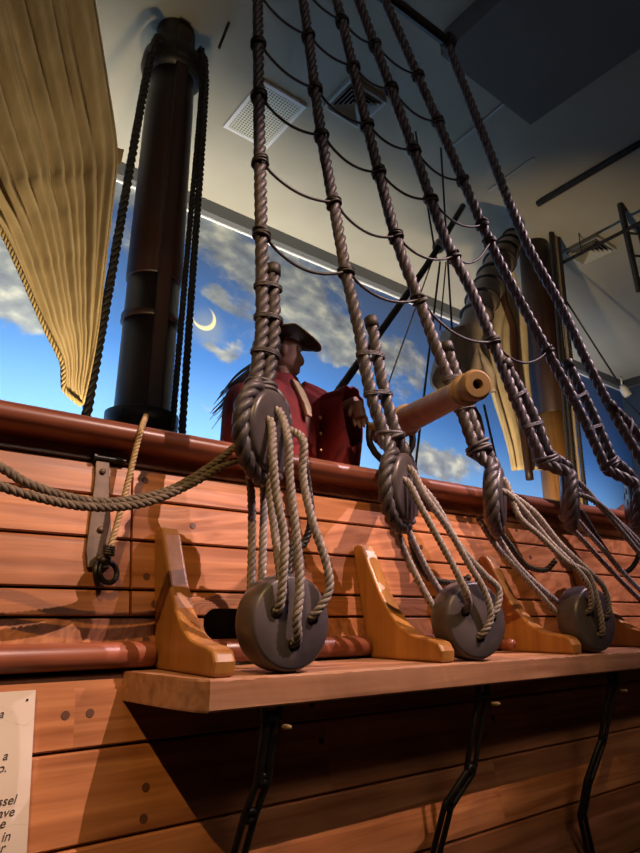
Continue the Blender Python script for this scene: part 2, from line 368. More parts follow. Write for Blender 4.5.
def louvre(label, x0, x1, y0, y1):
    t = ceiling_thing('ceiling_vent', label, 'air vent', x0, x1, y0, y1); t['group'] = 'louvred ceiling vents'
    bm = bmesh.new(); w_ = .03
    for a in ((x0, x1, y0, y0 + w_), (x0, x1, y1 - w_, y1), (x0, x0 + w_, y0 + w_, y1 - w_), (x1 - w_, x1, y0 + w_, y1 - w_)): box(bm, *a, ZC - .05, ZC - .001)
    obj('frame', bm, 'metalgrey', t)
    obj('backing', BOX(x0 + w_, x1 - w_, y0 + w_, y1 - w_, ZC - .012, ZC - .002), 'bore', t)
    # four-way louvres: nested square rings, each blade sloping outwards
    for k in range(5):
        s = (k + .9) / 6.2; ax = (x1 - x0) / 2 * (1 - s); ay = (y1 - y0) / 2 * (1 - s); cx = (x0 + x1) / 2; cy = (y0 + y1) / 2
        bm = bmesh.new(); e = .035
        A = [bm.verts.new((cx + sx * ax, cy + sy * ay, ZC - .065)) for sx, sy in ((-1, -1), (1, -1), (1, 1), (-1, 1))]
        B = [bm.verts.new((cx + sx * (ax - e), cy + sy * (ay - e), ZC - .018)) for sx, sy in ((-1, -1), (1, -1), (1, 1), (-1, 1))]
        for i in range(4): bm.faces.new((A[i], A[(i + 1) % 4], B[(i + 1) % 4], B[i]))
        o = obj('louvre_blade', bm, 'metalgrey', t); so = o.modifiers.new('s', 'SOLIDIFY'); so.thickness = .004
louvre('louvred ceiling vent between the second and third shrouds, beside the perforated panel', 2.78, 3.21, 3.19, 3.58)
louvre('louvred ceiling vent at far right, near the aft mast', 6.68, 7.15, 3.12, 3.59)
def pipe(name, label, cat, pts, r, m='iron'):
    return tag(obj(name, TUBE(pts, r, 8, .5), m), label, cat)
pipe('ceiling_conduit', 'thin grey conduit running along the dark part of the ceiling', 'pipe', [(3.95, .6, 5.975), (4.13, 3.25, 5.975)], .014, 'metalgrey')
pipe('ceiling_pipe', 'dark pipe under the ceiling at upper right, ending before the aft mast', 'pipe', [(5.56, 3.2, 5.955), (5.5, -.8, 5.955)], .035, 'iron')
pipe('sprinkler_pipe', 'short thin ceiling pipe in the middle of the ceiling', 'pipe', [(4.9, 2.8, 5.97), (4.95, 3.4, 5.97)], .012, 'metalgrey')
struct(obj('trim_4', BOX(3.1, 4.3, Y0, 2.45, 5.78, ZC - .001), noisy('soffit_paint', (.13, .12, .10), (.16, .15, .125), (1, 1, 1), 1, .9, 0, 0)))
t = thing('light_track', 'black lighting track hung by a thin rod beside the right louvred vent', 'light track', (6.47, 3.1, 5.8))
obj('track', TUBE([(6.52, 3.55, 5.72), (6.42, 1.6, 5.72)], .022, 8, 1), 'iron', t)
obj('track', TUBE([(6.52, 3.55, 5.60), (6.52, 3.55, 5.73)], .022, 8, 1), 'iron', t)
obj('hanger_rod', TUBE([(6.5, 3.25, 5.74), (6.5, 3.25, 5.995)], .006, 6, 1), 'iron', t)
t = thing('rope_ladder', 'dark ladder-like truss at the upper right edge of the picture', 'ladder', (6.6, 2.6, 4.6))
for q in ((6.1899, 2.6000, 6.2605), (6.5783, 2.6000, 6.5101)):
    a = V(q); obj('side_rail', TUBE([a, a + V((.75, .25, -1.1))], .035, 8, 1), 'iron', t)
for k in range(5):
    a = V((6.1899, 2.6000, 6.2605)).lerp(V((6.5783, 2.6000, 6.5101)), 0) + V((.75, .25, -1.1)) * (k + .4) / 5; b = V((6.5783, 2.6000, 6.5101)) + V((.75, .25, -1.1)) * (k + .75) / 5
    obj('rung', TUBE([a, b], .014, 6, 1), 'iron', t)

def fixture(label, pos, tgt, tops):
    pos = V(pos); d = (V(tgt) - pos).normalized(); t = thing('track_spotlight', label, 'spotlight', (pos.x, pos.y, ZC), 'track spotlights over the visitors')
    obj('lamp_can', LATHE([(-.24, .03), (-.22, .075), (-.06, .085), (.0, .085)], pos, d, 20, cap=False), 'iron', t, True)
    b_ = pos - d * .2; obj('stem', TUBE([b_, V((b_.x, b_.y, ZC - .002))], .012, 8, .2), 'iron', t)
    def flap(za, zb, sgn):  # unseen flap, added to block the beam on lower hull and upper ropes
        k = .09; e0 = V((-1.5, 1.5, za)); e1 = V((5.5, 1.5, zb)); a = pos + (e0 - pos) * k; b = pos + (e1 - pos) * k
        n_ = (b - a).cross(d).normalized(); n_ = n_ if n_.z * sgn > 0 else -n_
        bm = bmesh.new(); extrude_poly(bm, [a, b, b + n_ * .22 - d * .1, a + n_ * .22 - d * .1], V((0, 0, 0)), d * .004); obj('added_beam_flap', bm, 'iron', t)
    flap(.88, .95, -1); flap(*tops, 1)
fixture('black ceiling spotlight over the gunport side, out of the photo at the upper left', (-1.76, -1.65, 5.66), (.85, 1.6, 1.66), (2.85, 2.85))
fixture('black ceiling spotlight above and behind the viewer, the middle one', (2.50, -1.65, 5.66), (.95, 1.6, 1.68), (2.95, 3.1))
fixture('black ceiling spotlight at far right, nearest the ship', (4.6, -.5, 5.7), (2.5, 1.6, 2.0), (3.6, 3.6))

# ================================================================== SHIP HULL
hull = thing('ship_hull', 'orange brown planked side of a wooden ship with rail, gunport and channel', 'ship', (2, 1.7, 0))
XE = 6.5
def board(bm, xa, xb, za, zb, th=.045, out=0., tl=None):
    """one plank as a slab on the leaning side"""
    t_ = random.random() if tl is None else tl; g = .003; e = .004
    pr = []
    vs = []
    n = 1
    for (z, o) in ((za + g, -th), (za + g, out - e), (za + g + e, out), (zb - g - e, out), (zb - g, out - e), (zb - g, -th)):
        vs.append((bm.verts.new(hp(xa, z, o)), bm.verts.new(hp(xb, z, o))))
    for i in range(6):
        a = vs[i]; b = vs[(i + 1) % 6]; bm.faces.new((a[0], b[0], b[1], a[1]))
    bm.faces.new([v[0] for v in vs][::-1]); bm.faces.new([v[1] for v in vs])
    lay = bm.verts.layers.float.get('tint') or bm.verts.layers.float.new('tint')
    for a, b in vs: a[lay] = t_; b[lay] = t_
def planking(rows, xj):
    bm = bmesh.new(); bm.verts.layers.float.new('tint')
    for (za, zb), js in zip(rows, xj):
        for xa, xb in zip(js, js[1:]): board(bm, xa, xb, za, zb)
    return bm
LX = .617                                      # right edge of the gunport lid
UZ = [1.375, 1.497, 1.565, 1.695, 1.81, 1.905, 2.02]
rows = []; xs = []
for i in range(6):
    rows.append((UZ[i], UZ[i + 1]))
    if i == 0: xs.append([-2.5, .2, 1.9, 3.5, XE])
    elif i == 5: xs.append([-2.5, .9, 2.8, XE])
    else: xs.append([LX + .004, (.74, 1.3, .74, 1.9)[i - 1] if i in (1, 3) else 2.2, 3.1 + .3 * i, XE])
up = obj('bulwark_planking', planking(rows, xs), 'plank', hull)
# freeing slot beside the first knee
bm = bmesh.new(); sl = []
for i in range(25):
    a = pi / 2 + pi * i / 24; sl.append(V((.865 + .042 * cos(a), 0, 1.478 + .042 * sin(a))))
for i in range(25):
    a = -pi / 2 + pi * i / 24; sl.append(V((1.16 + .042 * cos(a), 0, 1.478 + .042 * sin(a))))
extrude_poly(bm, sl, V((0, 1.4, 0)), V((0, 1.8, 0)))
cutter = obj('cutter', bm, 'bore')
cut(up, [cutter])
obj('inner_planking', (lambda b: (extrude_poly(b, [hp(-2.5, .2, -.12), hp(-2.5, 2.02, -.12), hp(-2.5, 2.02, -.16), hp(-2.5, .2, -.16)], V((0, 0, 0)), V((XE + 2.5, 0, 0))), b)[1])(bmesh.new()), 'dark', hull)
LZ = [.20, .42, .64, .842, 1.032, 1.212, 1.37]
obj('side_planking', planking([(a, b) for a, b in zip(LZ, LZ[1:])], [[-2.5, .3, 2.4, XE], [-2.5, 1.5, 3.5, XE], [-2.5, .9, 3, XE], [-2.5, 1.9, XE], [-2.5, 1.2, 3.9, XE], [-2.5, .49, 2.2, XE]]), 'plank', hull)
# gunport lid with its strap hinges
bm = bmesh.new(); bm.verts.layers.float.new('tint')
for a, b in zip(UZ[1:5], UZ[2:6]): board(bm, -.62, LX - .004, a, b, .045, .002)
lid = obj('gunport_lid', bm, 'plank', hull)
def strap(xc):
    bm = bmesh.new(); pts = []
    for z, w_ in ((1.615, .028), (1.655, .034), (1.75, .026), (1.86, .019), (1.905, .019)):
        pts.append((z, w_))
    poly = [hp(xc - w_, z, .003) for z, w_ in pts] + [hp(xc + w_, z, .003) for z, w_ in reversed(pts)]
    extrude_poly(bm, poly, V((0, 0, 0)), V((0, -.011, .002)))
    s = obj('strap_hinge', bm, 'strap', lid, bevel=.002)
    bm = bmesh.new(); q = hp(xc, 1.915, .012)
    lathe(bm, [(0, .011), (.085, .011)], q + V((-.022, 0, 0)), (1, 0, 0), 12); lathe(bm, [(0, .015), (.008, .015)], q + V((-.027, 0, 0)), (1, 0, 0), 12)
    obj('hinge_barrel', bm, 'iron', s)
    for z in (1.875, 1.775, 1.715, 1.64):
        obj('bolt', LATHE([(0, .009), (.006, .008), (.009, .003)], hp(xc, z, .013), (0, -1, .2), 12), 'strap', s, True)
strap(.528); strap(-.25)
# trunnels: round wooden plugs
def plug(x, z, r=.0095): return LATHE([(0, r), (.0045, r)], hp(x, z, -.003), (0, -1, .2), 14)
for px_, pz_ in ((.655, 1.87), (.66, 1.60), (.682, 1.53), (.66, 1.44), (.695, 1.445), (.47, 1.285), (.525, 1.285), (.66, 1.12), (.655, 1.06), (1.16, 1.255), (1.18, 1.16), (1.2, 1.35),
                 (.8, 1.75), (1.1, 1.62), (1.1, 1.75), (1.75, 1.63), (1.75, 1.75), (2.45, 1.62), (2.45, 1.75), (1.95, 1.26), (1.95, 1.15), (2.7, 1.13), (1.62, 1.87), (2.4, 1.87)):
    obj('wooden_plug', plug(px_, pz_), 'plug', hull)
# butt joint cover line on the left lower plank, round rail, moulding, channel
def rail_z(x): return 1.985 + .0 * x + .009 * max(0, x - 1) ** 2 * .6
bm = bmesh.new(); sec = []; rings = []
for k in range(20):
    a = 2 * pi * k / 20; cy, sz = cos(a), sin(a)
    sec.append((math.copysign(abs(cy) ** .8, cy) * .125, math.copysign(abs(sz) ** .85, sz) * .044))
for i in range(41):
    x = -2.5 + (XE + 2.5) * i / 40
    rings.append([bm.verts.new((x, 1.735 + a, rail_z(x) + b)) for a, b in sec])
for A, B in zip(rings, rings[1:]):
    for k in range(20): bm.faces.new((A[k], A[(k + 1) % 20], B[(k + 1) % 20], B[k]))
bm.faces.new(rings[0]); bm.faces.new(rings[-1][::-1])
obj('cap_rail', bm, 'rail', hull, True)
def moulding(xa, xb, yo=0.):
    bm = bmesh.new(); r = .031; z = 1.409; pr = [(0, r)]
    lathe(bm, [(0, r * .6), (.004, r * .9), (.012, r), (xb - xa - .012, r), (xb - xa - .004, r * .9), (xb - xa, r * .6)], (xa, HY(z) - .012, z), (1, 0, 0), 20)
    obj('side_moulding', bm, 'rail', hull, True)
moulding(-2.5, .676); moulding(.74, 1.398); moulding(1.462, 2.065); moulding(2.13, 2.74); moulding(2.81, XE)
bm = bmesh.new(); yf = 1.25
xs_ = [.600, .607, .622, .638, .652, .668, .69] + [.71 + .02 * k for k in range(195)] + [4.62, 4.75]; loops = []
def chan_y(x):
    if x < .668: return {.600: HY(1.34), .607: HY(1.34) - .045, .622: 1.42, .638: 1.33, .652: 1.28}.get(x, yf)
    return yf if x < 4.63 else HY(1.34) - .02
for x in xs_:
    y_ = chan_y(x); nb_ = noise.noise(V((x * 21, 0, 0))); n2_ = noise.noise(V((x * 55, 4, 0))); n3_ = noise.noise(V((x * 33, 9, 0)))
    c1 = .006 + .005 * nb_ + .004 * n2_ + (.008 if n3_ > .45 else 0); c2 = .005 + .004 * n3_ + .003 * n2_; y_ = min(y_ + .0015 * nb_, HY(1.34) - .002); yb_ = HY(1.34) + .01
    loops.append([bm.verts.new(q) for q in ((x, yb_, 1.372), (x, min(y_ + c1, yb_ - .002), 1.372), (x, y_, 1.372 - c2), (x, y_ + .001 * n2_, 1.34), (x, y_, 1.311), (x, min(y_ + .005, yb_ - .001), 1.306), (x, yb_, 1.306))])
for A, B in zip(loops, loops[1:]):
    for k in range(7): bm.faces.new((A[k], A[(k + 1) % 7], B[(k + 1) % 7], B[k]))
bm.faces.new(loops[0]); bm.faces.new(loops[-1][::-1])
ch = obj('channel', bm, 'channel', hull)
# knees on the channel
def knee(x):
    bm = bmesh.new(); pr = [(1.262, 1.373), (1.258, 1.405)]
    pr += [(1.272, 1.428), (1.30, 1.436), (1.34, 1.440), (1.385, 1.450), (1.43, 1.475), (1.475, 1.52), (1.513, 1.575), (1.543, 1.63), (1.568, 1.68), (1.585, 1.712), (1.60, 1.73), (1.622, 1.737), (1.64, 1.728), (1.645, 1.705)]
    pr += [(HY(1.6) - .001, 1.6), (HY(1.5) - .001, 1.5), (HY(1.373) - .001, 1.373)]
    pr = [(y, z) for y, z in pr]
    extrude_poly(bm, [V((0, min(y, HY(z) - .001), z)) for y, z in pr], V((x, 0, 0)), V((x + .056, 0, 0)))
    o = obj('knee', bm, 'knee', hull, bevel=.009); o.modifiers['bevel'].segments = 3
for x in (.680, 1.402, 2.070, 2.745, 3.42): knee(x)
# little round peg by the second deadeye
obj('wooden_peg', LATHE([(0, .019), (.03, .021), (.05, .017), (.056, .006)], (2.0, 1.50, 1.40), (-.1, -1, .05), 16), 'rail', hull, True)
# raised bulwark further aft
bm = bmesh.new()
extrude_poly(bm, [V((3.35, 0, 2.02)), V((3.6, 0, 2.10)), V((4.1, 0, 2.34)), V((4.4, 0, 2.42)), V((XE, 0, 2.46)), V((XE, 0, 2.02))], V((0, 1.70, 0)), V((0, 1.83, 0)))
obj('raised_bulwark', bm, 'rail', hull, bevel=.015)
# timber kevel heads
struct(obj('deck', (lambda b: (box(b, -2.5, XE + 2, 1.74, 5.3, 1.02, 1.15), b)[1])(bmesh.new()), 'deck'))

# eyebolt ring and port tackle
t = thing('ring_shackle', 'black iron ring and shackle on the gunport lid, tied to a thin rope', 'shackle', hp(.536, 1.62, .02))
bm = bmesh.new(); torus(bm, hp(.545, 1.605, .035), (.3, -1, .2), .026, .007, 20, 8); obj('ring', bm, 'iron', t, True)
bm = bmesh.new(); torus(bm, hp(.520, 1.600, .028), (.9, -.5, .2), .028, .007, 20, 8, .8, 1); obj('shackle', bm, 'iron', t, True)
obj('bolt_eye', LATHE([(0, .010), (.03, .010), (.033, .014), (.04, .012)], hp(.532, 1.627, .012), (0, -1, .2), 12), 'iron', t, True)
bm = bmesh.new(); rp = [(0.6644, 1.7350, 2.0813), (0.6097, 1.6150, 2.0069), (0.5989, 1.6120, 1.9521), (0.5790, 1.6000, 1.8433), (0.5584, 1.5900, 1.7384), (0.5442, 1.5830, 1.6727), (0.5351, 1.5780, 1.6443)]
rope(bm, rp, .0085, .034); o = tag(obj('port_tackle_rope', bm, 'manila', None, True), 'thin tan rope from the rail down to the gunport ring', 'rope')
bm = bmesh.new()
for k in range(4): torus(bm, V((0.5393, 1.5800, 1.6597)) + V((0, 0, -.006 * k + .008)), (.15, -.1, 1), .0115, .0045, 14, 6)
obj('lashing', bm, 'tardark', o)
# text panel
SX = .402
t = thing('museum_text_panel', 'cream parchment museum panel with dark italic text at the lower left', 'sign', hp(.2, 1.1, .04))
def par():
    m = noisy('parchment', (.60, .50, .42), (.70, .61, .53), (1, 1, 1), 5, .6, 0, 0, c3=(.66, .57, .49)); b = m.node_tree.nodes['Principled BSDF']
    tc = N(m, 'ShaderNodeTexCoord'); v = N(m, 'ShaderNodeTexNoise'); v.inputs['Scale'].default_value = 9; v.inputs['Detail'].default_value = 5; v.inputs['Distortion'].default_value = .6
    L(m, tc.outputs['Object'], v.inputs['Vector'])
    s = N(m, 'ShaderNodeMath', operation='SUBTRACT'); L(m, v.outputs['Fac'], s.inputs[0]); s.inputs[1].default_value = .53
    a = N(m, 'ShaderNodeMath', operation='ABSOLUTE'); L(m, s.outputs[0], a.inputs[0])
    r = N(m, 'ShaderNodeMapRange'); r.inputs['From Min'].default_value = 0; r.inputs['From Max'].default_value = .007; r.inputs['To Min'].default_value = .35; r.inputs['To Max'].default_value = 0
    L(m, a.outputs[0], r.inputs['Value'])
    old = b.inputs['Base Color'].links[0].from_socket; mx = N(m, 'ShaderNodeMix', data_type='RGBA')
    L(m, r.outputs[0], mx.inputs[0]); L(m, old, mx.inputs[6]); mx.inputs[7].default_value = (.30, .24, .2, 1); L(m, mx.outputs[2], b.inputs['Base Color']); return m
bm = bmesh.new(); SO = .012
c4 = [hp(.02, .78, SO), hp(SX + .008, .78, SO), hp(SX - .004, 1.343, SO), hp(.02, 1.343, SO)]
extrude_poly(bm, c4, V((0, 0, 0)), V((0, -.006, .001))); obj('panel', bm, par(), t)
obj('screw', LATHE([(0, .0028), (.002, .0024)], hp(SX - .020, 1.325, SO + .006), (0, -1, .2), 10), 'iron', t)
def txt(s, x, z, size, right=True):
    cu = bpy.data.curves.new('t', 'FONT'); cu.body = s; cu.size = size; cu.shear = .28; cu.extrude = .0004; cu.align_x = 'RIGHT'
    o = bpy.data.objects.new('t', cu); C.objects.link(o)
    dg = bpy.context.evaluated_depsgraph_get(); me = bpy.data.meshes.new_from_object(o.evaluated_get(dg)); bpy.data.objects.remove(o)
    R_ = Matrix.Translation(hp(x, z, SO + .0072)) @ Matrix.Rotation(pi / 2 - math.atan(HS), 4, 'X')
    me.transform(R_); me.materials.append(M['ink']); ob = bpy.data.objects.new('printed_text', me); C.objects.link(ob); ob.parent = t; ob.matrix_parent_inverse = Matrix.Translation(-t.location)
TS = .0235
for s, p in (('a', (0.3373, 1.5397, 1.2947)), ('a', (0.3527, 1.5239, 1.2156)), ('o.', (0.3528, 1.5196, 1.1942)), ('vessel', (0.3754, 1.5078, 1.1351)), ('gave', (0.3744, 1.5037, 1.1147)), ('the', (0.3595, 1.5002, 1.0970)), ('in', (0.3708, 1.4957, 1.0743)), ('her', (0.3625, 1.4921, 1.0563))):
    txt(s, p[0], p[2], TS)

# ================================================================== SHROUDS, DEADEYES, LANYARDS
ORD = ['first', 'second', 'third', 'fourth', 'fifth', 'sixth']
def deadeye(c, nrm, upv, r, th, holes, name_label, group):
    """lathe disc with groove, three holes bored through"""
    c = V(c); n = V(nrm).normalized(); u = (V(upv) - n * V(upv).dot(n)).normalized(); s = u.cross(n)
    prof = [(-th / 2, r * .885), (-th / 2 + .003, r * .93), (-th * .40, r * .968), (-th * .28, r * .993), (-th * .12, r), (th * .12, r), (th * .28, r * .993), (th * .40, r * .968), (th / 2 - .003, r * .93), (th / 2, r * .885)]
    o = obj('deadeye', LATHE(prof, c, n, 48), 'eye', None, True)
    cs = []; hs = []
    for hx, hz in holes:
        q = c + s * hx + u * hz; hs.append(q + n * th / 2)
        cs.append(obj('cutter', LATHE([(-.1, .0165), (.1, .0165)], q, n, 20), 'bore'))
    cut(o, cs)
    me = o.data
    try: me.set_sharp_from_angle(angle=radians(50))
    except Exception: pass
    tag(o, name_label, 'deadeye', group)
    return hs, (c, n, u, s)
LOWX = [.85, 1.52, 2.195, 2.87, 3.54]
lowlab = ['large round purplish black deadeye nearest the camera, standing on the channel', 'second lower deadeye on the channel, between the second and third knees',
          'third lower deadeye on the channel, just right of the third knee', 'lower deadeye on the channel beyond the fourth knee', 'farthest lower deadeye on the channel']
LE = []
for i, x in enumerate(LOWX):
    r = (.113, .1155, .117, .117, .117)[i]; x += (.028, .042, .033, .03, .03)[i]
    yw = (-.03, -.18, -.10, -.1, -.1)[i]
    LE.append(deadeye((x, 1.292, 1.372 + r + .001), (sin(yw), -cos(yw), .02), (0, 0, 1), r, .092, [(-.046, .022), (.056, .006), (.003, -.052)], lowlab[i], 'deadeyes on the channel'))
uplab = ['nearest upper deadeye, roped, just below the red coated man', 'second upper deadeye, in front of the rail left of the gun barrel', 'third upper deadeye hanging in front of the rail, below the gun muzzle side',
         'fourth upper deadeye at the right, in front of the aft mast', 'rightmost upper deadeye, half cut off by the picture edge']
UC = [(0.8242, 1.3100, 1.9591), (1.3105, 1.3100, 1.8704), (1.7717, 1.3100, 1.8952), (2.2532, 1.3150, 1.9547), (2.7911, 1.3200, 1.9853)]
UYAW = [.50, .42, .55, .6, .6]
SH = [  # main rope from the throat upwards, on the plane the shrouds share
 [(0.8036, 1.3380, 2.0766), (0.8388, 1.3640, 2.2770), (0.8502, 1.3938, 2.5062), (0.8636, 1.4490, 2.9306), (0.8807, 1.5123, 3.4179), (0.9212, 1.6456, 4.4433)],
 [(1.2758, 1.3319, 2.0300), (1.2361, 1.3517, 2.1820), (1.2197, 1.3795, 2.3960), (1.1915, 1.4079, 2.6149), (1.1709, 1.4443, 2.8943), (1.1452, 1.4925, 3.2653), (1.1281, 1.5799, 3.9375), (1.0952, 1.6479, 4.4606)],
 [(1.7186, 1.3350, 2.0535), (1.6715, 1.3573, 2.2252), (1.6056, 1.3831, 2.4235), (1.5479, 1.4097, 2.6284), (1.4748, 1.4435, 2.8884), (1.4052, 1.5139, 3.4298), (1.3318, 1.6031, 4.1165), (1.2644, 1.6477, 4.4595)],
 [(2.1347, 1.3384, 2.0801), (2.0516, 1.3664, 2.2951), (1.9117, 1.4258, 2.7520), (1.7840, 1.4607, 3.0207), (1.6805, 1.5186, 3.4660), (1.5403, 1.5904, 4.0187), (1.4251, 1.6519, 4.4912)],
 [(2.6334, 1.3447, 2.1285), (2.5262, 1.3796, 2.3972), (2.3776, 1.4136, 2.6583), (2.2186, 1.4503, 2.9411), (2.1118, 1.4796, 3.1661), (1.9054, 1.5593, 3.7789), (1.6806, 1.6460, 4.4459)],
 [(3.3222, 1.2968, 1.7601), (3.1153, 1.3393, 2.0867), (2.9406, 1.3691, 2.3163), (2.7759, 1.4060, 2.6004), (2.6207, 1.4551, 2.9780), (2.4387, 1.4984, 3.3110), (2.2987, 1.5734, 3.8875), (2.1604, 1.6552, 4.5169)]]
SE = [  # turned-up end beside it, from the throat to its cap
 [(0.8388, 1.3286, 2.0818), (0.8734, 1.3549, 2.2837), (0.8829, 1.3834, 2.5031)],
 [(1.3159, 1.3238, 2.0450), (1.2870, 1.3451, 2.2087), (1.2710, 1.3761, 2.4468)],
 [(1.7402, 1.3306, 2.0965), (1.7070, 1.3464, 2.2182), (1.6466, 1.3779, 2.4611)],
 [(2.1732, 1.3327, 2.1134), (2.1227, 1.3557, 2.2899), (2.0091, 1.3814, 2.4881)],
 [(2.6941, 1.3418, 2.1830), (2.6256, 1.3694, 2.3956), (2.5179, 1.3994, 2.6261)],
 [(3.1565, 1.3337, 2.1207), (3.0320, 1.3644, 2.3568), (2.8248, 1.3797, 2.4745)]]
RR = [.0208, .0208, .0220, .0228, .0232, .0240]
bar = pipe('shroud_spreader_bar', 'dark horizontal bar near the ceiling that the shroud tops are lashed to', 'bar', [(.70, 1.648, 4.46), (2.2, 1.655, 4.53)], .028, 'iron')
UE = []
for i in range(6):
    R_ = RR[i]
    th_ = thing('shroud', ORD[i] + ' dark twisted shroud from the left' + (', nearest and almost upright' if i == 0 else ', the farthest and longest slant' if i == 5 else ', leaning up towards the ceiling bar'), 'rope', SH[i][0], 'tarred shrouds')
    obj('rope', ROPE(SH[i], R_, R_ * 5.4), 'tar', th_, True)
    obj('turned_up_end', ROPE(SE[i], R_ * .95, R_ * 5.4), 'tar', th_, True)
    e = V(SE[i][-1]); d = (e - V(SE[i][-2])).normalized()
    obj('end_cap', LATHE([(-.03, R_ * .9), (-.028, R_ * 1.12), (.006, R_ * 1.12), (.012, R_ * .8)], e, d, 14), 'tardark', th_, True)
    # flat seizings binding the two parts together
    for f in ((.33, .66) if i else (.28, .55, .82)):
        pa = smooth_path(SH[i][:4], .01); pb = smooth_path(SE[i], .01)
        q = pb[int(f * (len(pb) - 1))]; p = min(pa, key=lambda v: (v - q).length); dd = (pb[min(int(f * (len(pb) - 1)) + 3, len(pb) - 1)] - q).normalized()
        bm = bmesh.new()
        for k in range(3): torus(bm, (p + q) / 2 + dd * .005 * k, dd, R_ * 1.12, .0028, 22, 6, 1 + (p - q).length / 2 / R_ * .95, 1, (p - q).cross(dd))
        obj('seizing', bm, 'tar', th_, True)
    if i < 5:
        d = (V(SH[i][1]) - V(UC[i])).normalized(); yw = UYAW[i]
        upd = (V(SH[i][0]) - V(UC[i])).normalized()
        ud = (upd * .8 + V((0, 0, .25))).normalized()
        hs = deadeye(UC[i], (sin(yw), -cos(yw), -.05), ud, .112 if i == 0 else .106, .062, [(-.040, .016), (.002, .054), (.043, .016)], uplab[i], 'upper deadeyes in the shrouds')
        UE.append(hs)
        c, n, u, s = hs[1]; r = .112 if i == 0 else .106
        # strop: the shroud passes round the deadeye's groove
        th0 = V(SH[i][0]); th1 = V(SE[i][0])
        pts = [th0.lerp(th1, -.1)]
        for k in range(15):
            a = radians(118 + 304 * k / 14)
            pts.append(c + (s * cos(a) + u * sin(a)) * (r + R_ * .5))
        pts.append(th1)
        if (pts[1] - th0).length > (pts[-2] - th0).length: pts = [th0] + pts[1:-1][::-1] + [th1]
        obj('strop', ROPE(pts, R_ * 1.08, R_ * 5.4), 'tar', th_, True)
        bm = bmesh.new(); q = (th0 + th1) / 2; ax = (V(SH[i][1]) - c).normalized(); sd = (th1 - th0)
        for k in range(5 if i == 0 else 4):
            jt = V((random.uniform(-.25, .25), random.uniform(-.25, .25), random.uniform(-.1, .1)))
            torus(bm, q + ax * (.0085 * k - .02), ax + jt, R_ * (1.75 + .12 * (k % 2)), .0065, 24, 8, 1.12, .9, sd.cross(ax))
        obj('throat_seizing', bm, 'tar', th_, True)
    # lashing at the bar
    if i == 5 or True:
        e = V(SH[i][-1]); bm = bmesh.new()
        for k in range(3): torus(bm, V((e.x + (k - 1) * .02, 1.65, 4.46 + (e.x - .7) * .0467)), (1, 0, 0), .036, .009, 18, 6)
        obj('bar_lashing', bm, 'tardark', th_, True)

